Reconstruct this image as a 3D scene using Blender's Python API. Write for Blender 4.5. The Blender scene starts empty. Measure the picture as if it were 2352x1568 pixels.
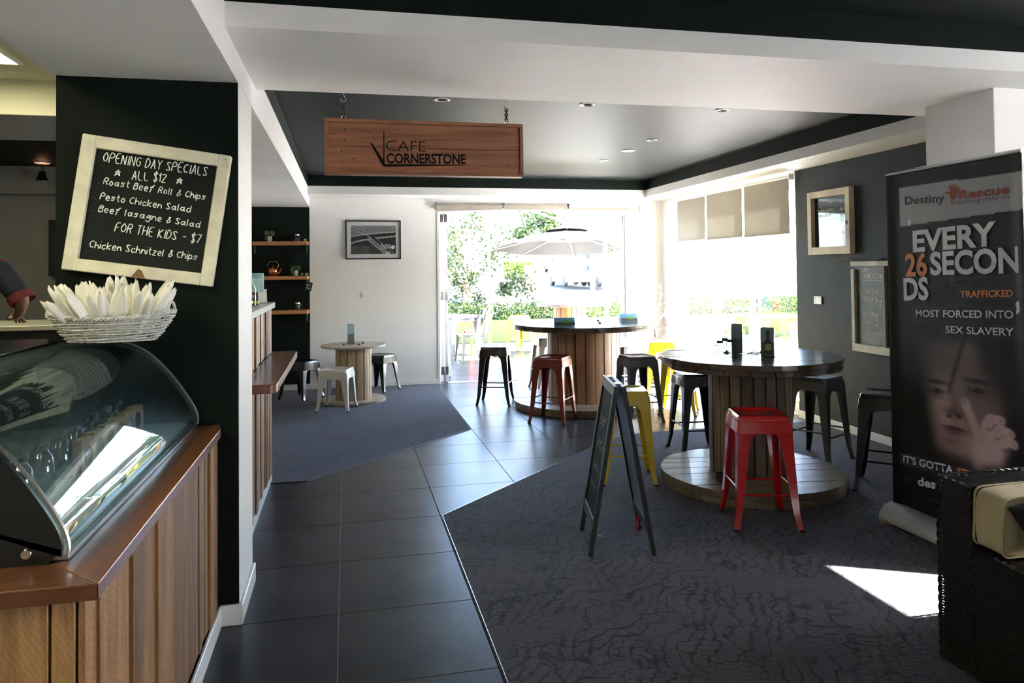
import bpy, bmesh, math, random
import numpy as np
from mathutils import Vector, Matrix
PI = math.pi
random.seed(7)
rnd = random.Random(11)
SC = bpy.context.scene
COL = SC.collection

# ------------------------------------------------------------------ camera
# room axes: +X runs along the back wall to the right, +Y runs into the room, z = 0 is the floor
F_, CX_, CY_, TH, HC, RO, PT = 1698.95, 1176.0, 577.98, 0.221, 1.515, 0.0114, -0.0238
fw = np.array([math.sin(TH), math.cos(TH), 0.0]); rt = np.array([math.cos(TH), -math.sin(TH), 0.0]); up = np.array([0, 0, 1.0])
fw2 = fw*math.cos(PT) - up*math.sin(PT); up2 = fw*math.sin(PT) + up*math.cos(PT)
rt3 = rt*math.cos(RO) - up2*math.sin(RO); up3 = rt*math.sin(RO) + up2*math.cos(RO)
cam = bpy.data.cameras.new('camera'); camo = bpy.data.objects.new('camera', cam); COL.objects.link(camo)
cam.sensor_width = 36.0; cam.lens = F_/2352*36.0; cam.shift_y = -(784-CY_)/2352
cam.clip_start = 0.05; cam.clip_end = 400
m = Matrix.Identity(4)
for i in range(3):
    m[i][0] = rt3[i]; m[i][1] = up3[i]; m[i][2] = -fw2[i]
m[2][3] = HC
camo.matrix_world = m
SC.camera = camo

def at(u, v, ax, val):
    """point of the room seen at photo pixel (u, v) that lies on the plane axis = val (used to read real positions off the photo)"""
    r = fw2 + rt3*(u-CX_)/F_ + up3*(CY_-v)/F_
    c = np.array([0, 0, HC]); t = (val-c[ax])/r[ax]
    return Vector(c + r*t)

# ------------------------------------------------------------------ world, sun, exposure
W = bpy.data.worlds.new('sky'); SC.world = W; W.use_nodes = True
wn = W.node_tree.nodes; wl = W.node_tree.links; wn.clear()
sky = wn.new('ShaderNodeTexSky'); sky.sky_type = 'NISHITA'; sky.sun_disc = False
sky.sun_elevation = math.radians(46); sky.sun_rotation = math.radians(117.5); sky.air_density = 1.0; sky.dust_density = 1.6; sky.ozone_density = 2.0
bg = wn.new('ShaderNodeBackground'); bg.inputs[1].default_value = 0.55
wo = wn.new('ShaderNodeOutputWorld'); wl.new(sky.outputs[0], bg.inputs[0]); wl.new(bg.outputs[0], wo.inputs[0])
sl = bpy.data.lights.new('sun', 'SUN'); sl.energy = 32.0; sl.angle = math.radians(0.6); sl.color = (1.0, 0.965, 0.91)
so = bpy.data.objects.new('sun', sl); COL.objects.link(so)
so.rotation_euler = Vector((-0.616, 0.321, -0.719)).to_track_quat('-Z', 'Y').to_euler()
so.location = (12, -6, 14)
def portal(name, loc, rot, sx, sy):
    l = bpy.data.lights.new(name, 'AREA'); l.shape = 'RECTANGLE'; l.size = sx; l.size_y = sy; l.cycles.is_portal = True
    o = bpy.data.objects.new(name, l); COL.objects.link(o); o.location = loc; o.rotation_euler = rot
portal('portal_terrace', (2.56, 9.97, 1.2), (-PI/2, 0, 0), 2.76, 2.4)
portal('portal_side', (4.5, 8.0, 1.2), (PI/2, 0, PI/2), 2.7, 2.4)
portal('portal_near', (4.52, 0.3, 1.3), (PI/2, 0, PI/2), 4.2, 2.6)
SC.view_settings.view_transform = 'Standard'; SC.view_settings.look = 'None'
SC.view_settings.gamma = 1.0; SC.view_settings.use_curve_mapping = False
SC.view_settings.exposure = 2.8
SC.cycles.max_bounces = 9; SC.cycles.diffuse_bounces = 5; SC.cycles.glossy_bounces = 4; SC.cycles.transmission_bounces = 6
SC.cycles.transparent_max_bounces = 12
SC.cycles.caustics_reflective = False; SC.cycles.caustics_refractive = False
SC.cycles.sample_clamp_indirect = 6.0; SC.cycles.use_denoising = True

# ------------------------------------------------------------------ mesh helpers
class MB:
    def __init__(s): s.v = []; s.f = []
    def add(s, vs, fs):
        b = len(s.v); s.v += [tuple(p) for p in vs]; s.f += [tuple(i+b for i in f) for f in fs]; return s
    def box(s, x0, x1, y0, y1, z0, z1):
        return s.add([(x0,y0,z0),(x1,y0,z0),(x1,y1,z0),(x0,y1,z0),(x0,y0,z1),(x1,y0,z1),(x1,y1,z1),(x0,y1,z1)],
                     [(3,2,1,0),(4,5,6,7),(0,1,5,4),(1,2,6,5),(2,3,7,6),(3,0,4,7)])
    def obox(s, p, a, b, c):
        """box centred at p with half-axis vectors a, b, c"""
        p, a, b, c = Vector(p), Vector(a), Vector(b), Vector(c)
        vs = [p+i*a+j*b+k*c for k in (-1,1) for j in (-1,1) for i in (-1,1)]
        return s.add(vs, [(0,2,3,1),(4,5,7,6),(0,1,5,4),(1,3,7,5),(3,2,6,7),(2,0,4,6)])
    def prism(s, poly, z0, z1):
        n = len(poly)
        return s.add([(x,y,z0) for x,y in poly]+[(x,y,z1) for x,y in poly],
                     [tuple(range(n-1,-1,-1)), tuple(range(n,2*n))]+[(i,(i+1)%n,(i+1)%n+n,i+n) for i in range(n)])
    def loops(s, ls, closed=True, cap0=False, cap1=False):
        n = len(ls[0]); b = len(s.v)
        for l in ls: s.v += [tuple(p) for p in l]
        m_ = n if closed else n-1
        for k in range(len(ls)-1):
            for i in range(m_):
                j = (i+1) % n
                s.f.append((b+k*n+i, b+k*n+j, b+(k+1)*n+j, b+(k+1)*n+i))
        if cap0: s.f.append(tuple(b+i for i in range(n-1,-1,-1)))
        if cap1: s.f.append(tuple(b+(len(ls)-1)*n+i for i in range(n)))
        return s
    def lathe(s, prof, n=24, c=(0,0,0), cap0=True, cap1=True, sx=1, sy=1):
        ls = [[(c[0]+r*sx*math.cos(2*PI*i/n), c[1]+r*sy*math.sin(2*PI*i/n), c[2]+z) for i in range(n)] for r, z in prof]
        return s.loops(ls, True, cap0, cap1)
    def tube(s, pts, r, n=6, closed=False, caps=True):
        pts = [Vector(p) for p in pts]; N = len(pts); ls = []; pn = None
        rs = r if isinstance(r, (list, tuple)) else [r]*N
        for i, p in enumerate(pts):
            if closed: t = pts[(i+1) % N]-pts[i-1]
            else: t = pts[min(i+1, N-1)]-pts[max(i-1, 0)]
            t.normalize()
            if pn is None: pn = t.orthogonal().normalized()
            else:
                pn = (pn - t*pn.dot(t))
                pn = pn.normalized() if pn.length > 1e-6 else t.orthogonal().normalized()
            q = t.cross(pn)
            ls.append([p+(pn*math.cos(2*PI*k/n)+q*math.sin(2*PI*k/n))*rs[i] for k in range(n)])
        if closed: ls.append(ls[0])
        return s.loops(ls, True, caps and not closed, caps and not closed)
    def ribbon(s, pts, w, nrm):
        """flat stroke of width w through pts, facing nrm"""
        pts = [Vector(p) for p in pts]; nrm = Vector(nrm); L = []; R = []
        for i, p in enumerate(pts):
            t = pts[min(i+1, len(pts)-1)]-pts[max(i-1, 0)]
            if t.length < 1e-7: t = Vector((0,0,1))
            q = t.normalized().cross(nrm)*w*0.5; L.append(p+q); R.append(p-q)
        b = len(s.v); n = len(pts); s.v += [tuple(x) for x in L+R]
        for i in range(n-1): s.f.append((b+i, b+i+1, b+n+i+1, b+n+i))
        return s
    def xf(s, mt):
        s.v = [tuple(mt @ Vector(p)) for p in s.v]; return s
    def mesh(s, name, mat, smooth=False, bevel=0, seg=1):
        me = bpy.data.meshes.new(name); me.from_pydata(s.v, [], s.f)
        if bevel:
            bm = bmesh.new(); bm.from_mesh(me)
            es = [e for e in bm.edges if len(e.link_faces) == 2 and e.calc_face_angle(0) > 0.5]
            bmesh.ops.bevel(bm, geom=es, offset=bevel, segments=seg, affect='EDGES', profile=0.5)
            bm.to_mesh(me); bm.free()
        if mat:
            for q in (mat if isinstance(mat, (list, tuple)) else [mat]): me.materials.append(q)
        if smooth:
            me.polygons.foreach_set('use_smooth', [True]*len(me.polygons))
            try: me.set_sharp_from_angle(angle=smooth if not isinstance(smooth, bool) else 0.7)
            except Exception: pass
        me.update(); return me
    def build(s, name, mat, parent=None, smooth=False, bevel=0, seg=1, **k):
        return link(name, s.mesh(name, mat, smooth, bevel, seg), parent, **k)

def link(name, me, parent=None, loc=None, rz=0, **k):
    o = bpy.data.objects.new(name, me); COL.objects.link(o)
    if parent: o.parent = parent
    if loc: o.location = loc
    if rz: o.rotation_euler = (0, 0, rz)
    for a, b in k.items(): o[a] = b
    return o
def tag(o, label, cat, group=None):
    o['label'] = label; o['category'] = cat
    if group: o['group'] = group
    return o
def thing(name, label, cat, loc=(0,0,0), rz=0, group=None):
    o = bpy.data.objects.new(name, None); COL.objects.link(o); o.location = loc; o.rotation_euler = (0,0,rz); o.empty_display_size = 0.05
    return tag(o, label, cat, group)
def struct(o): o['kind'] = 'structure'; return o
def dup(root, loc, rz=None, label=None, group=None):
    r = root.copy(); COL.objects.link(r); r.location = loc
    if rz is not None: r.rotation_euler = (0,0,rz)
    if label: r['label'] = label
    if group: r['group'] = group
    for ch in root.children:
        c = ch.copy(); COL.objects.link(c); c.parent = r
        for g in ch.children:
            d = g.copy(); COL.objects.link(d); d.parent = c
    return r
def rsq(h, r, z, n=6, hy=None):
    """rounded rectangle loop, half size h, corner radius r"""
    hy = h if hy is None else hy; out = []
    for cx, cy, a0 in ((h-r,hy-r,0),(-h+r,hy-r,PI/2),(-h+r,-hy+r,PI),(h-r,-hy+r,3*PI/2)):
        for i in range(n): a = a0+PI/2*i/(n-1); out.append((cx+r*math.cos(a), cy+r*math.sin(a), z))
    return out

# ------------------------------------------------------------------ materials
MATS = {}
def new(name):
    mt = bpy.data.materials.new(name); mt.use_nodes = True; nt = mt.node_tree
    b = nt.nodes['Principled BSDF']; MATS[name] = mt
    return mt, nt, b
def N(nt, t, **k):
    n = nt.nodes.new(t)
    for a, b in k.items(): setattr(n, a, b)
    return n
def c4(c): return (c[0], c[1], c[2], 1.0)
def rgb(r, g, b):
    f = lambda x: (x/255/12.92) if x/255 <= .04045 else ((x/255+.055)/1.055)**2.4
    return (f(r), f(g), f(b))
def mat(name, col, rough=.5, metal=0., spec=.5, coat=0., ns=0., na=0., bump=0., bs=200., emit=None, es=0., aniso=0):
    mt, nt, b = new(name)
    b.inputs['Base Color'].default_value = c4(col); b.inputs['Roughness'].default_value = rough
    b.inputs['Metallic'].default_value = metal; b.inputs['Specular IOR Level'].default_value = spec
    b.inputs['Coat Weight'].default_value = coat; b.inputs['Coat Roughness'].default_value = .08
    tc = N(nt, 'ShaderNodeTexCoord')
    if na:
        no = N(nt, 'ShaderNodeTexNoise'); no.inputs['Scale'].default_value = ns; no.inputs['Detail'].default_value = 5
        nt.links.new(tc.outputs['Object'], no.inputs['Vector'])
        mr = N(nt, 'ShaderNodeMapRange'); mr.inputs[1].default_value = .3; mr.inputs[2].default_value = .7
        mr.inputs[3].default_value = 1-na; mr.inputs[4].default_value = 1+na
        nt.links.new(no.outputs['Fac'], mr.inputs[0])
        mx = N(nt, 'ShaderNodeVectorMath', operation='SCALE'); mx.inputs[0].default_value = col
        nt.links.new(mr.outputs[0], mx.inputs['Scale']); nt.links.new(mx.outputs[0], b.inputs['Base Color'])
    if bump:
        n2 = N(nt, 'ShaderNodeTexNoise'); n2.inputs['Scale'].default_value = bs; n2.inputs['Detail'].default_value = 3
        nt.links.new(tc.outputs['Object'], n2.inputs['Vector'])
        bp = N(nt, 'ShaderNodeBump'); bp.inputs['Strength'].default_value = bump; bp.inputs['Distance'].default_value = .002
        nt.links.new(n2.outputs['Fac'], bp.inputs['Height']); nt.links.new(bp.outputs[0], b.inputs['Normal'])
    if emit: b.inputs['Emission Color'].default_value = c4(emit); b.inputs['Emission Strength'].default_value = es
    return mt
def wood(name, dark, light, sc=(3, 30, 30), rough=.45, coat=0., vary=.35, knots=True, bump=.25, saw=False, light2=None):
    """sc: texture scale per axis (small along the grain); every board object takes its own tone"""
    mt, nt, b = new(name); L = nt.links
    tc = N(nt, 'ShaderNodeTexCoord'); oi = N(nt, 'ShaderNodeObjectInfo')
    off = N(nt, 'ShaderNodeVectorMath', operation='SCALE'); off.inputs[0].default_value = (13.1, 7.7, 5.3); L.new(oi.outputs['Random'], off.inputs['Scale'])
    ad = N(nt, 'ShaderNodeVectorMath', operation='ADD'); L.new(tc.outputs['Object'], ad.inputs[0]); L.new(off.outputs[0], ad.inputs[1])
    mp = N(nt, 'ShaderNodeMapping'); mp.inputs['Scale'].default_value = sc; L.new(ad.outputs[0], mp.inputs[0])
    no = N(nt, 'ShaderNodeTexNoise'); no.inputs['Scale'].default_value = 1.0; no.inputs['Detail'].default_value = 8; no.inputs['Roughness'].default_value = .65; no.inputs['Distortion'].default_value = .6
    L.new(mp.outputs[0], no.inputs['Vector'])
    cr = N(nt, 'ShaderNodeValToRGB'); e = cr.color_ramp.elements; e[0].position = .32; e[1].position = .68
    e[0].color = c4(dark); e[1].color = c4(light); L.new(no.outputs['Fac'], cr.inputs[0])
    last = cr.outputs[0]
    if knots:
        mp2 = N(nt, 'ShaderNodeMapping'); mp2.inputs['Scale'].default_value = tuple(max(x*.35, 1.2) for x in sc); L.new(ad.outputs[0], mp2.inputs[0])
        vo = N(nt, 'ShaderNodeTexVoronoi'); vo.inputs['Scale'].default_value = 1.0; L.new(mp2.outputs[0], vo.inputs['Vector'])
        mr = N(nt, 'ShaderNodeMapRange'); mr.inputs[1].default_value = .02; mr.inputs[2].default_value = .16; mr.inputs[3].default_value = .35; mr.inputs[4].default_value = 1
        L.new(vo.outputs['Distance'], mr.inputs[0])
        sc1 = N(nt, 'ShaderNodeVectorMath', operation='SCALE'); L.new(last, sc1.inputs[0]); L.new(mr.outputs[0], sc1.inputs['Scale']); last = sc1.outputs[0]
    if saw:
        wv = N(nt, 'ShaderNodeTexWave'); wv.inputs['Scale'].default_value = 30; wv.inputs['Distortion'].default_value = 4; wv.inputs['Detail'].default_value = 2
        mp3 = N(nt, 'ShaderNodeMapping'); mp3.inputs['Rotation'].default_value = (.5, .6, 0); L.new(ad.outputs[0], mp3.inputs[0]); L.new(mp3.outputs[0], wv.inputs['Vector'])
        mr3 = N(nt, 'ShaderNodeMapRange'); mr3.inputs[3].default_value = .88; mr3.inputs[4].default_value = 1.04; L.new(wv.outputs['Fac'], mr3.inputs[0])
        s3 = N(nt, 'ShaderNodeVectorMath', operation='SCALE'); L.new(last, s3.inputs[0]); L.new(mr3.outputs[0], s3.inputs['Scale']); last = s3.outputs[0]
    mr2 = N(nt, 'ShaderNodeMapRange'); mr2.inputs[3].default_value = 1-vary; mr2.inputs[4].default_value = 1+vary; L.new(oi.outputs['Random'], mr2.inputs[0])
    sc2 = N(nt, 'ShaderNodeVectorMath', operation='SCALE'); L.new(last, sc2.inputs[0]); L.new(mr2.outputs[0], sc2.inputs['Scale'])
    L.new(sc2.outputs[0], b.inputs['Base Color'])
    bp = N(nt, 'ShaderNodeBump'); bp.inputs['Strength'].default_value = bump; bp.inputs['Distance'].default_value = .003
    L.new(no.outputs['Fac'], bp.inputs['Height']); L.new(bp.outputs[0], b.inputs['Normal'])
    b.inputs['Roughness'].default_value = rough; b.inputs['Coat Weight'].default_value = coat; b.inputs['Coat Roughness'].default_value = .12
    return mt
def glass(name, tint=(1,1,1), ior=1.5, rough=.0, extra=0., haze=0.):
    mt = bpy.data.materials.new(name); mt.use_nodes = True; nt = mt.node_tree; nt.nodes.clear(); L = nt.links
    fr = N(nt, 'ShaderNodeFresnel'); fr.inputs[0].default_value = ior
    tr = N(nt, 'ShaderNodeBsdfTransparent'); tr.inputs[0].default_value = c4(tint)
    gl = N(nt, 'ShaderNodeBsdfGlossy'); gl.inputs['Roughness'].default_value = rough
    mx = N(nt, 'ShaderNodeMixShader'); ou = N(nt, 'ShaderNodeOutputMaterial')
    ma = N(nt, 'ShaderNodeMath', operation='MULTIPLY_ADD'); ma.inputs[1].default_value = 1.6; ma.inputs[2].default_value = extra; ma.use_clamp = True
    ge = N(nt, 'ShaderNodeNewGeometry'); iv = N(nt, 'ShaderNodeMath', operation='SUBTRACT'); iv.inputs[0].default_value = 1.0; L.new(ge.outputs['Backfacing'], iv.inputs[1])
    mf = N(nt, 'ShaderNodeMath', operation='MULTIPLY'); L.new(ma.outputs[0], mf.inputs[0]); L.new(iv.outputs[0], mf.inputs[1])   # a thin pane reflects on its outer face
    L.new(fr.outputs[0], ma.inputs[0]); L.new(mf.outputs[0], mx.inputs[0]); L.new(tr.outputs[0], mx.inputs[1]); L.new(gl.outputs[0], mx.inputs[2]); L.new(mx.outputs[0], ou.inputs[0])
    if haze:                      # wiped, finely scratched surface
        g2 = N(nt, 'ShaderNodeBsdfGlossy'); g2.inputs['Roughness'].default_value = .42; g2.inputs[0].default_value = (.75,.88,1,1)
        m2 = N(nt, 'ShaderNodeMixShader'); mh = N(nt, 'ShaderNodeMath', operation='MULTIPLY'); mh.inputs[1].default_value = haze
        L.new(iv.outputs[0], mh.inputs[0]); L.new(mh.outputs[0], m2.inputs[0]); L.new(mx.outputs[0], m2.inputs[1]); L.new(g2.outputs[0], m2.inputs[2]); L.new(m2.outputs[0], ou.inputs[0])
    return mt

white = mat('white_paint', (.82,.815,.80), .6, ns=1.5, na=.03, bump=.05, bs=60)
white_g = mat('white_gloss_paint', (.80,.80,.79), .3, ns=2, na=.02)
black_wall = mat('black_wall_paint', (.005,.0085,.0065), .6, spec=.12, ns=3, na=.15, bump=.05, bs=60)
black_ceil = mat('black_ceiling_paint', (.014,.018,.018), .47, spec=.09, ns=2, na=.1)
grey_wall = mat('charcoal_wall_paint', (.042,.050,.056), .6, spec=.12, ns=2.5, na=.1, bump=.05, bs=50)
grey_brown = mat('greige_paint', (.33,.31,.27), .7, ns=2, na=.05)
kitchen_wall = mat('kitchen_wall_paint', (.22,.215,.205), .7, ns=2, na=.05)
yellow_lit_paint = mat('yellow_lit_paint', (.78,.74,.56), .6)  # yellow lamplight of the kitchen ceiling put into the colour
alu = mat('brushed_aluminium', (.72,.73,.74), .3, 1.0)
steel = mat('stainless_steel', (.62,.63,.63), .28, 1.0, ns=4, na=.1)
chrome = mat('chrome', (.8,.8,.8), .12, 1.0)
iron = mat('dark_rusty_iron', (.07,.05,.04), .55, .8, ns=60, na=.4)
blk = mat('black_plastic', (.012,.012,.013), .35)
blk_gloss = mat('black_gloss', (.010,.011,.012), .08, coat=.5)
white_p = mat('white_plastic', (.82,.82,.80), .3)
red_metal = mat('red_powder_coat', (.60,.022,.020), .22, coat=.6, ns=3, na=.05)
dkred_metal = mat('dark_red_powder_coat', (.23,.022,.016), .28, coat=.4)
yel_metal = mat('yellow_powder_coat', (.62,.47,.03), .3, coat=.3)
bly_metal = mat('bright_yellow_powder_coat', (.90,.68,.03), .3, coat=.3)
gry_metal = mat('gunmetal_lacquer', (.13,.125,.12), .3, .75, ns=6, na=.15)
blk_metal = mat('black_lacquered_steel', (.016,.016,.017), .22, .3, coat=.5)
wht_metal = mat('white_powder_coat', (.72,.69,.64), .3, coat=.3)
org_metal = mat('orange_powder_coat', (.85,.22,.03), .3, coat=.3)
rubber = mat('black_rubber', (.02,.02,.02), .7)
chalkb = mat('chalkboard', (.009,.013,.011), .6, spec=.15, ns=5, na=.35)
chalkb2 = mat('dusty_chalkboard', (.075,.08,.075), .55, ns=5, na=.5)
chalk = mat('chalk', (.80,.82,.76), .9, ns=90, na=.35)
chalk_dim = mat('faint_chalk', (.30,.32,.30), .9, ns=90, na=.35)
cream_wood = mat('weathered_cream_paint', (.78,.74,.57), .6, ns=14, na=.12, bump=.5, bs=40)
tile_m = mat('charcoal_tile', (.044,.047,.052), .30, spec=.17, ns=2.2, na=.4, bump=.2, bs=120)
grout = mat('grout', (.10,.10,.10), .8)
benchtop = mat('grey_benchtop', (.33,.35,.37), .3, ns=60, na=.1)
paper = mat('paper_napkin', (.88,.86,.79), .9, ns=12, na=.04, bump=.3, bs=90)
wicker_w = mat('white_wicker', (.66,.66,.63), .55, ns=30, na=.08)
wicker_d = mat('dark_resin_wicker', (.018,.015,.013), .33, ns=80, na=.3)
cush = mat('khaki_canvas', (.60,.50,.31), .9, ns=8, na=.08, bump=.4, bs=300)
blk_fab = mat('black_cotton', (.012,.012,.013), .9, bump=.3, bs=300)
copper = mat('copper', (.75,.30,.13), .18, 1.0)
terra = mat('terracotta', (.45,.2,.12), .8)
gl_clear = glass('window_glass'); gl_case = glass('display_glass', (.86,.93,.93), 1.55, .015, .03, .04); gl_jar = glass('jar_glass', (.92,.95,.94), 1.5, .02, .04)
gl_board = glass('board_glass', (.95,.95,.95), 1.3, .01, .0)
plank_m = wood('reclaimed_hardwood', (.145,.070,.030), (.38,.215,.10), (28,28,2.2), .5, vary=.38, saw=True)
slab_m = wood('oiled_hardwood_slab', (.105,.034,.014), (.24,.088,.036), (30,2.2,30), .30, coat=.3, vary=.1)
slabx_m = wood('oiled_hardwood_end', (.07,.024,.010), (.15,.055,.022), (2.2,30,30), .32, coat=.3, vary=.1)
sign_m = wood('jarrah_board', (.13,.045,.022), (.30,.125,.058), (2.0,26,34), .42, vary=.12)
signf_m = wood('jarrah_frame', (.16,.062,.028), (.30,.13,.06), (6,26,26), .42, vary=.1)
shelf_m = wood('orange_pine_shelf', (.34,.13,.04), (.55,.25,.10), (2.5,30,30), .4, vary=.05, knots=False)
spool_top = wood('dark_varnished_spool_boards', (.040,.022,.012), (.115,.066,.036), (2.2,24,24), .24, coat=.5, vary=.25)
spool_grey = wood('weathered_spool_boards', (.10,.072,.048), (.31,.24,.16), (2.2,24,24), .42, coat=.12, vary=.2)
stave_dark = wood('grey_brown_staves', (.10,.07,.05), (.30,.22,.15), (22,22,2.0), .5, vary=.3)
stave_mid = wood('brown_pine_staves', (.24,.13,.065), (.52,.33,.19), (22,22,1.6), .42, coat=.1, vary=.18)
stave_pale = wood('pale_pine_staves', (.33,.22,.12), (.55,.40,.24), (22,22,1.8), .5, vary=.12)
ply = wood('plywood', (.30,.24,.17), (.50,.42,.32), (3,20,20), .5, vary=.05, knots=False)
white_wood = wood('chipped_white_painted_wood', (.36,.31,.22), (.66,.62,.50), (5,5,5), .6, vary=.05, knots=False, bump=.5)

def carpet_mat():
    """loop pile with dark feathery veins"""
    mt, nt, b = new('patterned_carpet'); L = nt.links
    tc = N(nt, 'ShaderNodeTexCoord'); lines = None
    for rot, sc, dist, lo, hi, st in ((.5, 5.2, 13., .02, .22, .62), (2.1, 8.5, 16., .01, .20, .52), (1.2, 2.6, 22., .01, .16, .60)):
        mp = N(nt, 'ShaderNodeMapping'); mp.inputs['Rotation'].default_value = (0,0,rot); mp.inputs['Location'].default_value = (rot*3, sc, 0); L.new(tc.outputs['Object'], mp.inputs[0])
        wv = N(nt, 'ShaderNodeTexWave'); wv.inputs['Scale'].default_value = sc; wv.inputs['Distortion'].default_value = dist; wv.inputs['Detail'].default_value = 3.5; wv.inputs['Detail Scale'].default_value = .9; wv.inputs['Detail Roughness'].default_value = .55
        L.new(mp.outputs[0], wv.inputs['Vector'])
        mr = N(nt, 'ShaderNodeMapRange'); mr.interpolation_type = 'SMOOTHSTEP'; mr.inputs[1].default_value = lo; mr.inputs[2].default_value = hi; mr.inputs[3].default_value = 0; mr.inputs[4].default_value = 1
        L.new(wv.outputs['Fac'], mr.inputs[0])
        nk = N(nt, 'ShaderNodeTexNoise'); nk.inputs['Scale'].default_value = 3.4; nk.inputs['Detail'].default_value = 1; L.new(mp.outputs[0], nk.inputs['Vector'])
        mk = N(nt, 'ShaderNodeMapRange'); mk.inputs[1].default_value = .36; mk.inputs[2].default_value = .58; mk.inputs[3].default_value = 0; mk.inputs[4].default_value = st; L.new(nk.outputs['Fac'], mk.inputs[0])
        iv = N(nt, 'ShaderNodeMath', operation='SUBTRACT'); iv.inputs[0].default_value = 1; L.new(mr.outputs[0], iv.inputs[1])
        ml = N(nt, 'ShaderNodeMath', operation='MULTIPLY'); L.new(iv.outputs[0], ml.inputs[0]); L.new(mk.outputs[0], ml.inputs[1])
        o1 = N(nt, 'ShaderNodeMath', operation='SUBTRACT'); o1.inputs[0].default_value = 1; L.new(ml.outputs[0], o1.inputs[1])
        if lines is None: lines = o1.outputs[0]
        else:
            mu = N(nt, 'ShaderNodeMath', operation='MULTIPLY'); L.new(lines, mu.inputs[0]); L.new(o1.outputs[0], mu.inputs[1]); lines = mu.outputs[0]
    n3 = N(nt, 'ShaderNodeTexNoise'); n3.inputs['Scale'].default_value = 230; n3.inputs['Detail'].default_value = 2; L.new(tc.outputs['Object'], n3.inputs['Vector'])
    m3 = N(nt, 'ShaderNodeMapRange'); m3.inputs[1].default_value = .3; m3.inputs[2].default_value = .7; m3.inputs[3].default_value = .5; m3.inputs[4].default_value = 1.45; L.new(n3.outputs['Fac'], m3.inputs[0])
    mu2 = N(nt, 'ShaderNodeMath', operation='MULTIPLY'); L.new(lines, mu2.inputs[0]); L.new(m3.outputs[0], mu2.inputs[1])
    sc_ = N(nt, 'ShaderNodeVectorMath', operation='SCALE'); sc_.inputs[0].default_value = (.045,.042,.053); L.new(mu2.outputs[0], sc_.inputs['Scale'])
    L.new(sc_.outputs[0], b.inputs['Base Color']); b.inputs['Roughness'].default_value = .9; b.inputs['Specular IOR Level'].default_value = .3
    b.inputs['Sheen Weight'].default_value = .22; b.inputs['Sheen Roughness'].default_value = .35; b.inputs['Sheen Tint'].default_value = (.8,.85,1,1)
    bp = N(nt, 'ShaderNodeBump'); bp.inputs['Strength'].default_value = .45; bp.inputs['Distance'].default_value = .004
    L.new(mu2.outputs[0], bp.inputs['Height']); L.new(bp.outputs[0], b.inputs['Normal'])
    return mt
carpet_m = carpet_mat()

# ================================================================== SETTING
XP, XR, YB = -.457, 4.432, 9.89
ZS, ZL, ZR, ZB = 2.477, 2.348, 2.705, 2.574      # soffit, left soffit, recess ceiling, top of white band
floor = struct(MB().box(-6, 4.6, -3.1, 9.95, -.12, -.006).build('floor', grout))
t0 = MB().box(.0015, .5985, .0015, .5985, -.006, .0).mesh('tile', tile_m, bevel=.0015)
for a in range(-2, 8):
    for b in range(-7, 8):
        x, y = -.04+.6*(a-0), 5.801-.6*(b+1)+.0
        # tiles that lie wholly under the carpets are never seen
        if y > 9.8 or (x > .58 and y+.6 < 4.0) or (x > .6 and y+.6 < 4.5 + (x-.6)*1.0 - .0 and y+.6 < 6.3) or (x+.6 < 1.1 and y > 7.0) or x > 4.2: continue
        link('tile', t0, floor, loc=(x, y, 0))
left_carpet = [(-1.16,5.60),(-.285,5.575),(1.150,6.99),(1.168,9.885),(-1.16,9.885)]
right_carpet = [(.566,-3),(4.43,-3),(4.43,6.42),(2.95,6.41),(2.56,6.36),(2.36,6.28),(2.106,6.07),(.570,4.577)]
struct(MB().prism(left_carpet, 0, .007).build('floor_carpet', carpet_m))
struct(MB().prism(right_carpet, 0, .007).build('floor_carpet', carpet_m))
zinc = mat('dull_zinc', (.30,.30,.31), .5, .6)
def strip(name, pts, w=.003, z=.0085, mt=None):
    mb = MB()
    for p, q in zip(pts, pts[1:]):
        p, q = Vector((*p, 0)), Vector((*q, 0)); d = (q-p).normalized()
        mb.obox((p+q)/2+Vector((0,0,z/2)), (q-p)/2, Vector((-d.y, d.x, 0))*w/2, Vector((0,0,z/2)))
    return struct(mb.build(name, mt or alu))
strip('trim_1', [(.566,0),(.570,4.577),(2.106,6.07)]); struct(MB().box(-.0413,-.0387,1.5,5.80,-.002,.0006).build('trim_4', zinc)); strip('trim_2', [(-.285,5.575),(1.150,6.99),(1.168,9.885)], .002, .0075, zinc)

# walls
struct(MB().box(XP,1.19,YB,YB+.16,0,2.9).build('wall_back', white))
struct(MB().box(3.94,4.60,YB,YB+.16,0,2.9).build('wall_back', white))
struct(MB().box(1.19,3.94,YB,YB+.16,2.42,2.9).build('wall_back', white))
struct(MB().box(-1.30,XP,YB,YB+.16,0,2.9).build('wall_alcove', black_wall))
struct(MB().box(-1.30,-1.165,7.2,YB,0,2.9).build('wall_alcove', grey_brown))
struct(MB().box(XR,XR+.15,9.36,YB,0,2.9).build('wall_right', white))
struct(MB().box(XR,XR+.15,6.65,9.36,2.425,2.9).build('wall_right', white))
struct(MB().box(XR,XR+.15,3.83,6.65,0,2.9).build('wall_right', grey_wall))
struct(MB().box(3.452,4.6,3.34,3.83,0,2.9).build('pillar', white, bevel=.003))
struct(MB().box(XR,XR+.15,2.24,3.34,0,2.9).build('wall_right', white))
struct(MB().box(XR,XR+.15,-3.1,2.24,2.60,2.9).build('wall_right', white))
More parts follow.
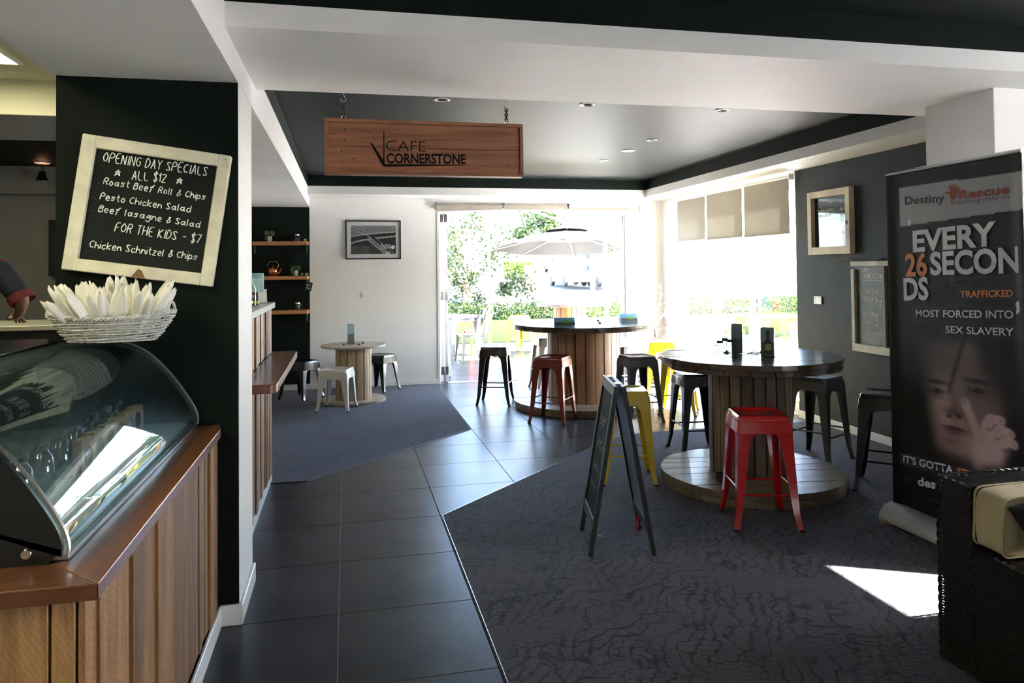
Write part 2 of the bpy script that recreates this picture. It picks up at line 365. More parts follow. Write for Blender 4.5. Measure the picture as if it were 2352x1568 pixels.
struct(MB().box(XR,XR+.15,-3.1,-1.8,0,2.60).build('wall_right', white)); struct(MB().box(XR,XR+.15,-1.8,1.60,.95,2.60).build('wall_right', white)); struct(MB().box(XR,XR+.15,.60,2.24,0,1.0).box(XR,XR+.15,1.60,2.24,1.0,1.72).build('wall_right', white)); struct(MB().box(4.7,7.6,-5,.9,2.72,2.80).build('daylight_blocker', white))  # unseen slab and wall infill added to cut the near daylight
struct(MB().box(-6,4.6,-3.2,-3.05,0,2.9).build('wall_rear', white))
struct(MB().box(-6.1,-5.95,-3.1,9.4,0,2.9).build('wall_left', kitchen_wall))
struct(MB().box(-6,-1.3,9.2,9.35,0,2.9).build('wall_kitchen', kitchen_wall))
# dark pillar between counter and bar: black face, white side
struct(MB().box(-1.176,XP,3.424,3.872,0,ZL).build('pillar', white, bevel=.002))
struct(MB().box(-1.178,XP-.003,3.416,3.424,.0,ZL).build('wall_front_black', black_wall))
def base(name, x0, x1, y0, y1, mt=white_g, h=.088): return struct(MB().box(x0,x1,y0,y1,0,h).build(name, mt, bevel=.003))
base('baseboard_back', XP,1.19,YB-.014,YB,h=.06); base('baseboard_back', 3.94,XR,YB-.014,YB,h=.06)
base('baseboard_alcove', -1.165,XP-.003,YB-.030,YB,h=.075); base('baseboard_right', XR-.014,XR,3.83,6.65,h=.075)
base('baseboard_pillar', -.535,XP+.015,3.398,3.416); base('baseboard_pillar', XP,XP+.015,3.416,3.872)
# soffits and recessed ceilings
struct(MB().box(-1.19,XP,-3.1,YB,ZL,2.9).build('ceiling_beam', white))
struct(MB().box(XP,4.6,3.035,4.075,ZS,2.9).build('ceiling_beam', white))
struct(MB().box(XP,4.6,9.43,YB,ZS,2.9).build('ceiling_beam', white)); struct(MB().box(3.985,4.6,4.075,9.43,ZS,2.9).build('ceiling_beam', white))
struct(MB().box(3.75,4.43,-3.1,3.035,ZS,2.9).build('ceiling_beam', white)); struct(MB().box(XP,3.75,-3.1,-2.6,ZS,2.9).build('ceiling_beam', white))
def recess(x0,x1,y0,y1):
    e = .004
    mb = MB().box(x0,x1,y0,y0+e,ZB,ZR).box(x0,x1,y1-e,y1,ZB,ZR).box(x0,x0+e,y0+e,y1-e,ZB,ZR).box(x1-e,x1,y0+e,y1-e,ZB,ZR)
    struct(mb.build('ceiling_recess_side', black_wall))
    struct(MB().box(x0,x1,y0,y1,ZR,2.9).build('ceiling', black_ceil))
recess(XP,3.985,4.075,9.43); recess(XP,3.75,-2.6,3.035)
struct(MB().box(-6.1,4.7,-3.3,10.95,2.9,3.05).build('roof', white))
# back of house ceilings
struct(MB().box(-6,-1.19,-3.1,5.0,2.70,2.9).build('ceiling', yellow_lit_paint)); struct(MB().box(-6,-1.19,5.0,5.02,2.485,2.7).build('ceiling_beam', yellow_lit_paint))  # thin front skin gives the grey beam its yellow-lit tone
struct(MB().box(-6,-1.19,5.02,5.95,2.485,2.9).build('ceiling_beam', kitchen_wall)); struct(MB().box(-6,-1.30,5.95,9.2,2.70,2.9).build('ceiling', black_wall))
struct(MB().box(-6,-1.30,9.0,9.2,2.40,2.72).build('ceiling_beam', kitchen_wall))
struct(MB().box(-1.30,-1.19,5.95,7.2,ZL,2.9).build('ceiling_beam', kitchen_wall))

# ------------------------------------------------------------------ lettering helpers
GL = {
'A':'02 28 42;14 34','B':'02 08 38 47 36 05;35 45 43 32 02','C':'47 28 06 04 22 43','D':'02 08 28 46 44 22 02','E':'48 08 02 42;05 35','F':'48 08 02;05 35',
'G':'47 28 06 04 22 43 45 25','H':'02 08;42 48;05 45','I':'12 18','K':'02 08;48 05 42','L':'08 02 42','M':'02 08 25 48 42','N':'02 08 42 48','O':'28 06 04 22 44 46 28',
'P':'02 08 38 47 46 35 05','R':'02 08 38 47 46 35 05;25 42','S':'47 28 07 25 43 22 03','T':'08 48;28 22','U':'08 03 22 43 48','V':'08 22 48','W':'08 12 25 32 48','Y':'08 25 48;25 22','J':'48 43 22 03',
'a':'45 26 04 13 22 44 46 43 52','b':'08 02;04 26 44 32 02','c':'45 26 04 12 32 43','d':'45 26 04 12 32 44;48 43 52','e':'04 44 36 16 04 12 32 42','f':'58 38 26 11;06 46','g':'45 26 04 13 34 46 40 20 01',
'h':'08 02;04 26 44 42','i':'06 02;08 08','k':'08 02;46 04 42','l':'08 02 12','m':'06 02;04 16 25 22;24 36 45 42','n':'06 02;04 26 44 42','o':'26 04 12 32 44 26','p':'06 00;05 26 44 32 03',
'q':'45 26 04 12 34 46 40','r':'06 02;04 16 36','s':'45 26 05 34 33 12 03','t':'18 13 32;06 36','u':'06 03 12 33 46 42','v':'06 22 46','w':'06 12 24 32 46','x':'06 42;46 02','y':'06 03 23 46;46 40 10','z':'06 46 02 42',
'&':'53 27 38 47 14 12 32 54','$':'47 28 07 25 43 22 03;29 21','0':'28 06 04 22 44 46 28','1':'06 18 12','2':'07 28 47 02 42','5':'48 08 05 35 43 22 03','6':'47 28 04 12 32 44 25 04','7':'08 48 12','9':'46 28 06 25 46 42','3':'07 28 47 25 43 22 03',
'-':'15 45','.':'12 12','*':'28 02 46 06 42 28','~':'05 15 25','_':'05 95','!':'18 14;12 12'}
def chalk_text(mb, s, p, xd, yd, nrm, h, width=None, w=.004, slant=.12, wob=.25, seed=0):
    """handwriting in single strokes: capital height h, fitted to width"""
    r = random.Random(seed+len(s)); xd, yd, nrm = Vector(xd).normalized(), Vector(yd).normalized(), Vector(nrm)
    x = 0; items = []
    for ch in s:
        if ch == ' ': x += 3.4; continue
        g = GL.get(ch)
        if not g: continue
        mxx = 0; dy = r.uniform(-.3,.3)*wob*2; sc = 1+r.uniform(-.12,.12)*wob*2
        for st in g.split(';'):
            q = [(int(a[0])*sc, (int(a[1])-2)*sc+2+dy) for a in st.split()]
            mxx = max(mxx, max(a for a, _ in q)); items.append([(x+a, b-2) for a, b in q])
        x += mxx+1.7
    it2 = []
    for q in items:                                     # lift the pen at sharp turns
        cur = [q[0]]
        for i in range(1, len(q)):
            cur.append(q[i])
            if i < len(q)-1 and (q[i][0]-q[i-1][0])*(q[i+1][0]-q[i][0])+(q[i][1]-q[i-1][1])*(q[i+1][1]-q[i][1]) < 0: it2.append(cur); cur = [q[i]]
        it2.append(cur)
    items = it2; lift = 0
    k = h/6.0; kx = (width/max(x-1.7, .1)) if width else k*.85
    for q in items:
        if len(q) > 2:                                  # soften corners
            o = [q[0]]
            for a, b, c in zip(q, q[1:], q[2:]):
                if (b[0]-a[0])*(c[0]-b[0])+(b[1]-a[1])*(c[1]-b[1]) < 0: o += [b]; continue
                o += [((a[0]+b[0]*2)/3, (a[1]+b[1]*2)/3), ((c[0]+b[0]*2)/3, (c[1]+b[1]*2)/3)]
            q = o+[q[-1]]
        if len(q) == 2 and q[0] == q[1]: q = [(q[0][0]-.25, q[0][1]), (q[0][0]+.25, q[0][1])]
        lift = (lift+1) % 6
        mb.ribbon([Vector(p)+xd*((a+slant*b)*kx)+yd*(b*k)+nrm*(.0006+.00012*lift) for a, b in q], w, nrm)
def font_text(name, s, p, xd, yd, h, width, mat_, parent, bold=0., depth=.0012, sp=1.0):
    """printed lettering in the built-in typeface, cap height h, fitted to width"""
    cu = bpy.data.curves.new(name, 'FONT'); cu.body = s; cu.size = 1; cu.extrude = 0; cu.offset = bold; cu.space_character = sp; cu.resolution_u = 3
    o = bpy.data.objects.new('tmp', cu); COL.objects.link(o)
    bpy.context.view_layer.update()
    me = bpy.data.meshes.new_from_object(o.evaluated_get(bpy.context.evaluated_depsgraph_get()))
    bpy.data.objects.remove(o); bpy.data.curves.remove(cu)
    co = np.array([v.co[:] for v in me.vertices]); x0, x1 = co[:,0].min(), co[:,0].max()
    xd, yd, p = Vector(xd).normalized(), Vector(yd).normalized(), Vector(p); n = xd.cross(yd)
    kx = width/(x1-x0); ky = h/.71
    for v in me.vertices: v.co = p+xd*((v.co.x-x0)*kx)+yd*(v.co.y*ky)+n*depth
    me.materials.clear(); me.materials.append(mat_); me.name = name
    return link(name, me, parent)
def ptext(parent, name, s, a, b, ht, ax, val, mt, bold=0., depth=.0012, sp=1.0):
    """lettering whose baseline runs between two measured points of the plane and whose capitals are ht photo pixels tall"""
    p0, p1 = at(*a, ax, val), at(*b, ax, val); hh = (at(a[0], a[1]-ht, ax, val)-p0).length*.5+(at(b[0], b[1]-ht, ax, val)-p1).length*.5
    return font_text(name, s, p0, p1-p0, (0,0,1), hh, (p1-p0).length, mt, parent, bold, depth, sp)
def frame4(mb_list, parent, name, o, xd, yd, nd, w, h, t, d, mt, labels=None, bevel=.003):
    """four mitre-less frame members around a w x h panel; o is the lower left corner, nd points out of the wall"""
    o, xd, yd, nd = Vector(o), Vector(xd), Vector(yd), Vector(nd)
    for cx, cy, a, b in ((w/2, t/2, w/2-t, t/2), (w/2, h-t/2, w/2-t, t/2), (t/2, h/2, t/2, h/2), (w-t/2, h/2, t/2, h/2)):
        MB().obox(o+xd*cx+yd*cy+nd*d/2, xd*a, yd*b, nd*d/2).build(name, mt, parent, bevel=bevel)

# ------------------------------------------------------------------ blinds, sliding doors, ceiling fittings
blind_m = mat('cream_blind_fabric', (.32,.29,.24), .85, ns=5, na=.04)
_nt = blind_m.node_tree; _b = _nt.nodes['Principled BSDF']
_tl = _nt.nodes.new('ShaderNodeBsdfTranslucent'); _tl.inputs[0].default_value = (.75,.68,.55,1); _mx = _nt.nodes.new('ShaderNodeMixShader'); _mx.inputs[0].default_value = .004
_ou = [n for n in _nt.nodes if n.type == 'OUTPUT_MATERIAL'][0]
_nt.links.new(_b.outputs[0], _mx.inputs[1]); _nt.links.new(_tl.outputs[0], _mx.inputs[2]); _nt.links.new(_mx.outputs[0], _ou.inputs[0])
def blind(label, y0, y1, zt, zb, x=4.385):
    t = thing('roller_blind', label, 'blind', (x, (y0+y1)/2, zb), group='cream roller blinds over the side window')
    w = (y1-y0)/2
    MB().tube([(0,-w,zt-zb),(0,w,zt-zb)], .024, 12).build('roller', white_g, t, smooth=True)
    MB().loops([[(-.02+.0012*math.sin(k*1.3+j*.5), -w+.012+(2*w-.024)*j/12, (zt-zb)*(1-k/8)-.004) for j in range(13)] for k in range(9)], closed=False).build('fabric', blind_m, t, smooth=True)
    MB().box(-.027,-.015,-w+.012,w-.012,-.012,.012).build('hem_bar', blind_m, t)
    for s_ in (-1, 1): MB().box(-.03,.03,s_*w-.004,s_*w+.004,zt-zb-.03,zt-zb+.03).build('bracket', white_p, t)
    MB().tube([(-.035,w-.02,zt-zb),(-.035,w-.02,-.25)], .0016, 4).build('cord', white_p, t)
blind('cream roller blind nearest the corner, washed pale by glare', 8.43, 9.24, 2.412, 1.874)
blind('cream roller blind in the middle of the three', 7.55, 8.41, 2.415, 1.862)
blind('cream roller blind beside the dark grey wall', 6.64, 7.53, 2.418, 1.856)
for i, (x0, x1, tilt, lab) in enumerate(((1.18,2.08,.03,'rolled up cream blind at left of the terrace opening, sagging'),(2.10,3.00,.0,'rolled up cream blind over the middle of the terrace opening'),(3.02,3.92,.0,'rolled up white blind at right of the terrace opening'))):
    t = thing('roller_blind', lab, 'blind', (x0, YB-.05, 2.37))
    MB().tube([(0,0,0),(x1-x0,0,.0)], .034, 14).build('roller', white_g if i == 2 else blind_m, t, smooth=True)
    MB().loops([[(0,-.035,-.005),(0,-.037,-.05-tilt)],[((x1-x0),-.035,-.005),((x1-x0),-.037,-.045)]], closed=False).build('fabric', blind_m, t)
    MB().obox(((x1-x0)/2,-.037,-.05-tilt/2), ((x1-x0)/2,0,tilt/2), (0,.006,0), (0,0,.008)).build('hem_bar', white_p, t)
    for e in (0, x1-x0): MB().box(e-.006,e+.006,-.03,.05,-.04,.045).build('bracket', chrome, t)
struct(MB().box(1.19,3.94,YB-.012,YB+.0,2.425,2.45).build('trim_3', white_g))
# frame of the terrace opening
struct(MB().box(1.190,1.225,YB-.01,YB+.12,0,2.42).build('door_frame', white_g, bevel=.003)); struct(MB().box(3.885,3.94,YB-.01,YB+.12,0,2.42).build('door_frame', white_g, bevel=.003))
struct(MB().box(1.225,3.885,YB+.0,YB+.12,2.355,2.42).build('door_frame', white_g)); struct(MB().box(1.225,3.885,YB+.0,YB+.12,-.006,.004).build('door_track', alu))
def leaf(x, y, w, ang, name='bifold_door', lab='', z0=.01, h=2.33):
    """a glazed door leaf hinged at x, y"""
    t = thing(name, lab, 'door', (x, y, z0), ang)
    s_ = .085; d = .02
    for a, b, c, e, nm in ((0,s_,0,h,'stile'),(w-s_,w,0,h,'stile'),(s_,w-s_,0,.13,'rail'),(s_,w-s_,h-.10,h,'rail')): MB().box(a,b,-d,d,c,e).build(nm, white_g, t, bevel=.003)
    MB().box(s_,w-s_,-.003,.003,.13,h-.10).build('pane', gl_clear, t)
    return t
# bifold leaves pushed back against the left jamb, seen edge on
for i in range(2):
    t = leaf(1.262+i*.056, YB+.06, .86, PI/2, lab=('white glazed folding door stacked against the left jamb, nearer the wall','white glazed folding door stacked against the left jamb, nearer the opening')[i])
    for z in (.10,1.10,2.15): MB().box(-.012,.012,-.025,.025,z,z+.11).build('hinge', chrome, t, bevel=.002)
t = leaf(3.865, YB+.06, .80, PI/2, lab='white glazed folding door against the right jamb of the terrace opening')
for z in (.10,1.10,2.15): MB().box(-.012,.012,-.025,.025,z,z+.11).build('hinge', chrome, t, bevel=.002)
# side window: sliding glazed doors
for y, w, lab in ((6.655,.905,'white framed glazed door beside the dark grey wall'),(7.565,.90,'white framed glazed door with a lever handle, middle of the side window'),(8.47,.885,'white framed glazed door nearest the room corner')):
    t = leaf(XR+.08, y, w, PI/2, name='glazed_door', lab=lab, h=2.40)
    if y < 7: 
        MB().box(w-.06,w-.03,.02,.032,.98,1.14).build('handle_plate', alu, t, bevel=.002); MB().tube([(w-.045,.03,1.08),(w-.045,.07,1.08),(w-.14,.07,1.08)], .009, 8).build('handle', chrome, t, smooth=True)
struct(MB().box(XR+.02,XR+.13,6.65,9.36,2.41,2.43).build('window_frame', white_g))
o = MB().box(-.004,.004,0,.20,0,.20).build('paper_notice', mat('notice_paper', (.62,.5,.46), .9)); o.location = (XR+.065, 8.14, 1.63); tag(o, 'pinkish paper notice taped inside the glazed door', 'notice')
# near window in the side wall, right of the frame
for k in range(4):
    y = -1.8+k*2.4/3
    struct(MB().box(XR+.04,XR+.11,y-.03,y+.03,0,.95).build('window_frame', white_g))
def downlight(x, y, lab, r=.055, flat=False):
    t = thing('downlight', lab, 'ceiling light', (x, y, ZR))
    MB().lathe([(r,0),(r,-.006),(r-.012,-.009),(r*.62,-.003)], 24, cap0=False, cap1=False).build('trim_ring', white_g, t, smooth=True)
    if flat: MB().lathe([(r*.62,-.003),(.001,-.003)], 20, cap0=False, cap1=False).build('cover', white_g, t)
    else: MB().lathe([(r*.62,-.003),(r*.5,.0),(.001,.0)], 20, cap0=False, cap1=False).build('lamp', mat('unlit_lamp', (.05,.05,.05), .2) if 'unlit_lamp' not in MATS else MATS['unlit_lamp'], t, smooth=True)
for u, v, lab, r, fl_ in ((1015,228,'round white downlight nearest the hanging sign',.058,0),(1349,239,'round white downlight in the front row, middle one',.058,0),(1659,252,'round white downlight in the front row, right one',.055,0),
    (1443,345,'flat white round ceiling cover between two downlights',.07,1),(1498,321,'small downlight above the right side of the dark ceiling recess',.052,0),(1387,368,'farthest small downlight in the dark ceiling',.05,1)):
    p = at(u, v, 2, ZR); downlight(p.x, max(p.y, 4.14 if v < 260 else 0), lab, r, fl_)
t = thing('alarm_sensor', 'small white motion sensor high in the room corner', 'sensor', (4.12, YB-.03, 2.34))
MB().box(-.03,.03,-.02,.03,-.055,.055).build('body', white_p, t, bevel=.006); MB().box(-.018,.018,-.024,-.018,-.04,.0).build('lens', white_g, t)
def socket(lab, loc, rz):
    t = thing('power_socket', lab, 'socket', loc, rz)
    MB().box(-.058,.058,-.012,0,-.037,.037).build('plate', white_p, t, bevel=.003)
    for s_ in (-1,1):
        MB().box(s_*.03-.008,s_*.03+.008,-.016,-.012,.010,.026).build('switch', white_g, t, bevel=.002)
        MB().box(s_*.03-.008,s_*.03-.004,-.0128,-.0118,-.012,-.004).box(s_*.03+.004,s_*.03+.008,-.0128,-.0118,-.012,-.004).box(s_*.03-.0018,s_*.03+.0018,-.0128,-.0118,-.026,-.017).build('slots', blk, t)
p = at(841, 677, 1, YB); socket('white double power socket on the white back wall', (p.x, YB, p.z), 0)
p = at(1880, 689, 0, XR); socket('white double power socket on the dark grey wall', (XR, p.y, p.z), -PI/2)

# ------------------------------------------------------------------ framed picture on the back wall
def picture():
    x0, x1, z0, z1 = -.005, .712, 1.668, 2.178
    t = thing('framed_photograph', 'black framed monochrome photograph of curved railway sleepers on white wall', 'picture', ((x0+x1)/2, YB, z0))
    w, h = x1-x0, z1-z0
    frame4(None, t, 'frame', (-w/2, 0, 0), (1,0,0), (0,0,1), (0,-1,0), w, h, .016, .03, blk_gloss)
    MB().box(-w/2+.016,w/2-.016,-.012,0,.016,h-.016).build('mount', white, t)
    # the print: tones in a colour attribute on a fine grid
    nx, nz = 96, 66; x_, X_, z_, Z_ = -w/2+.07, w/2-.066, .068, h-.068
    gx = np.linspace(0,1,nx+1); gz = np.linspace(0,1,nz+1); A, B = np.meshgrid(gx, gz)
    r = np.random.RandomState(3); T = np.full(A.shape, .03)
    T = np.where(B > .62+.17*A**.5*1.0, .16+.22*r.rand(*A.shape), T)
    T = np.where((B > .66) & (A < .33) & (B > .62+.5*(.33-A)) , .30+.1*np.sin(B*60+A*30), T)
    arc = lambda a, b: np.abs(B-(a+b*np.sqrt(np.clip(A,0,1))))
    T = np.where(arc(.58,.20) < .018, .55, T); T = np.where((arc(.34,.29) < .028), .42, T)
    l = A-.41-(.60-B)*.75; T = np.where((np.abs(l) < .022) & (B < .68), .38, T); T = np.where((l > .02) & (l < .10) & (B < .64), .015, T); T = np.where((l > .10) & (l < .125) & (B < .55), .30, T)
    T = np.where((np.abs(l+.09) < .04) & (B < .5), .30, T)
    T = np.where((A > .66) & (A < .88) & (B < .34) & (B > .14+.3*(A-.66)) , .35+.25*np.sin(A*70+B*50), T)
    T = np.where((A-.93)**2+(B-.24)**2*.6 < .0025, .85, T); T = np.where((A-.82)**2*.5+(B-.04)**2 < .0016, .7, T)
    T = np.where((A < .42) & (B < .30) & (r.rand(*A.shape) > .72), .18, T); T = np.clip(T, 0, 1)
    v = [(x_+(X_-x_)*a, -.0125, z_+(Z_-z_)*b) for b in gz for a in gx]
    f = [(j*(nx+1)+i, j*(nx+1)+i+1, (j+1)*(nx+1)+i+1, (j+1)*(nx+1)+i) for j in range(nz) for i in range(nx)]
    colour_grid('print', v, f, [(q*.95, q*.97, q*1.03) for q in T.ravel()], t, .4)
    MB().box(-w/2+.016,w/2-.016,-.020,-.018,.016,h-.016).build('glass', gl_board, t)
def colour_grid(name, v, f, cols, parent, rough=.5):
    me = bpy.data.meshes.new(name); me.from_pydata(v, [], f)
    ca = me.color_attributes.new('tone', 'FLOAT_COLOR', 'POINT'); ca.data.foreach_set('color', np.array([(*c, 1) for c in cols], dtype=np.float32).ravel())
    mt, nt, b = new(name+'_ink'); vc = N(nt, 'ShaderNodeVertexColor'); vc.layer_name = 'tone'
    nt.links.new(vc.outputs[0], b.inputs['Base Color']); b.inputs['Roughness'].default_value = rough
    me.materials.append(mt); return link(name, me, parent)
picture()

# ------------------------------------------------------------------ hanging sign
def hanging_sign():
    Y = 4.05; x0, x1, z0, z1 = -.108, .982, 2.036, 2.335
    t = thing('hanging_sign', 'wooden cafe name sign hung on two chains from the white beam', 'sign', ((x0+x1)/2, Y, z0))
    w, h = x1-x0, z1-z0; hb = h/2
    MB().box(-w/2+.018,w/2-.018,.030,.040,.018,h-.018).build('backing', sign_m, t); MB().box(-w/2+.018,w/2-.018,.012,.03,.018,hb-.001).build('board', sign_m, t, bevel=.001); MB().box(-w/2+.018,w/2-.018,.012,.03,hb+.001,h-.018).build('board', sign_m, t, bevel=.001)
    for z in (0, h-.018): MB().box(-w/2,w/2,0,.075,z,z+.018).build('frame', signf_m, t, bevel=.0015)
    for x in (-w/2, w/2-.018): MB().box(x,x+.018,0,.075,.018,h-.018).build('frame', signf_m, t, bevel=.0015)
    ink = mat('burnt_black_ink', (.006,.007,.006), .8, spec=.1)
    yp = Y+.012; off = Vector(t.location)
    def pt(name, s, a, b, ht, bold, sp=1.0):
        o = ptext(t, name, s, a, b, ht, 1, yp, ink, bold, .0008, sp); o.matrix_parent_inverse = Matrix.Translation(-off); return o
    pt('lettering', 'CAFE', (886.5,346.2), (977.5,348.2), 25, -.012); pt('lettering', 'CORNERSTONE', (887.5,374), (1070,376.2), 22, .028)
    q = lambda u, v: at(u, v, 1, yp)+Vector((0,-.0008,0))-off
    MB().add([q(880.6,299),q(882.8,299),q(883.5,374),q(880,374)],[(0,3,2,1)]).add([q(850.5,329),q(853.5,327.5),q(884,372),q(882.5,382.5),q(878,380)],[(0,4,3,2,1)]).add([q(878,380),q(884,376.5),q(1067,378.5),q(1067,380.2),q(884,383)],[(0,4,3,2,1)]).build('logo_mark', ink, t)
    holes = MB()
    for u, v in ((767,307),(791,297),(791,322),(850,305),(784,347),(785,371),(1165,353),(1166,380),(812,364)):
        p = q(u, v); holes.add([(p.x+.004*math.cos(a*PI/4), p.y, p.z+.004*math.sin(a*PI/4)) for a in range(8)], [tuple(range(8))])
    holes.build('nail_hole', ink, t)
    for cx in (-.445, .457-.0):
        mb = MB()
        n = 5; zt = ZS-z0-.045
        for k in range(n):
            zc = h+.022+(zt-h-.03)*(k+.5)/n; L = (zt-h-.03)/n*.72; a = (k % 2)*PI/2
            mb.tube([(cx+.0085*math.cos(b)*math.cos(a), .035+.0085*math.cos(b)*math.sin(a), zc+L*math.sin(b)) for b in [2*PI*i/12 for i in range(12)]], .0034, 6, closed=True)
        mb.build('chain', iron, t, smooth=True)
        MB().tube([(cx, .035, h+.012+.012*math.cos(b)) if False else (cx+.011*math.sin(b), .035, h+.012-.011*math.cos(b)) for b in [2*PI*i/12 for i in range(12)]], .0025, 6, closed=True).build('eye_bolt', chrome, t, smooth=True)
        MB().tube([(cx+.013*math.cos(b)-.0, .035, zt+.012+.013*math.sin(b)) for b in [PI*.85+i*PI*1.45/12 for i in range(13)]]+[(cx, .03, ZS-z0)], .0026, 6).build('hook', chrome, t, smooth=True)
hanging_sign()

# ------------------------------------------------------------------ specials board on the black pillar
def plane_board(mbs, lines, ax, val, nrm, off, seed=1, w=.004):
    for k, (s, a, b, ht) in enumerate(lines):
        p0, p1 = at(*a, ax, val), at(*b, ax, val); hh = (at(a[0], a[1]-ht, ax, val)-p0).length
        xd = (p1-p0).normalized(); yd = Vector(nrm).cross(xd)
        chalk_text(mbs, s, p0-off, xd, yd, nrm, hh, (p1-p0).length, w, seed=seed*17+k)
def specials():
    Y = 3.416; c = Vector((-.813, Y, 1.778)); ang = math.radians(-8.0)
    t = thing('chalkboard', 'tilted cream framed chalkboard of opening specials on the black pillar', 'chalkboard', c)
    xd = Vector((math.cos(ang),0,math.sin(ang))); zd = Vector((-math.sin(ang),0,math.cos(ang))); nd = Vector((0,-1,0)); w, h, tk = .590, .570, .052
    o = -xd*w/2-zd*h/2
    for nm, cx, cy, a, b in (('rail',w/2,tk/2,w/2-tk,tk/2),('rail',w/2,h-tk/2,w/2-tk,tk/2),('stile',tk/2,h/2,tk/2,h/2),('stile',w-tk/2,h/2,tk/2,h/2)):
        MB().obox(o+xd*cx+zd*cy+nd*.021, xd*a, zd*b, nd*.019).build(nm, cream_wood, t, bevel=.004)
    MB().obox(nd*.004, xd*(w/2-.01), zd*(h/2-.01), nd*.004).build('backing', chalkb, t)
    MB().obox(nd*.012, xd*(w/2-tk), zd*(h/2-tk), nd*.001).build('glass', gl_board, t)
    chip = MB(); q = lambda x, z: xd*x+zd*z+nd*.0405
    chip.add([q(-.028,-h/2+.002),q(.028,-h/2+.002),q(.012,-h/2+.032),q(-.004,-h/2+.040)],[(0,1,2,3)]).build('bare_wood_chip', mat('bare_wood', (.22,.13,.05), .7), t)
    MB().obox(o+xd*(w-.02)+zd*(h-.02)+nd*.042, xd*.004, zd*.004, nd*.003).build('screw', chrome, t)
    mb = MB()
    plane_board(mb, [('OPENING DAY SPECIALS',(236,371),(474,404),22),('*',(263,403),(275,404),13),('ALL $12',(303,412),(380,419),20),('*',(405,421),(417,422),13),
        ('. Roast Beef Roll & Chips',(224,421),(471,459),15),('. Pesto Chicken Salad',(216,455),(438,488),15),('. Beef lasagne & Salad',(212,483),(459,523),15),
        ('FOR THE KIDS - $7',(263,531),(459,559),21),('Chicken Schnitzel & Chips',(205,568),(452,597),16)], 1, Y-.014, nd, c, 3, .0042)
    mb.build('chalk_lettering', chalk, t)
specials()

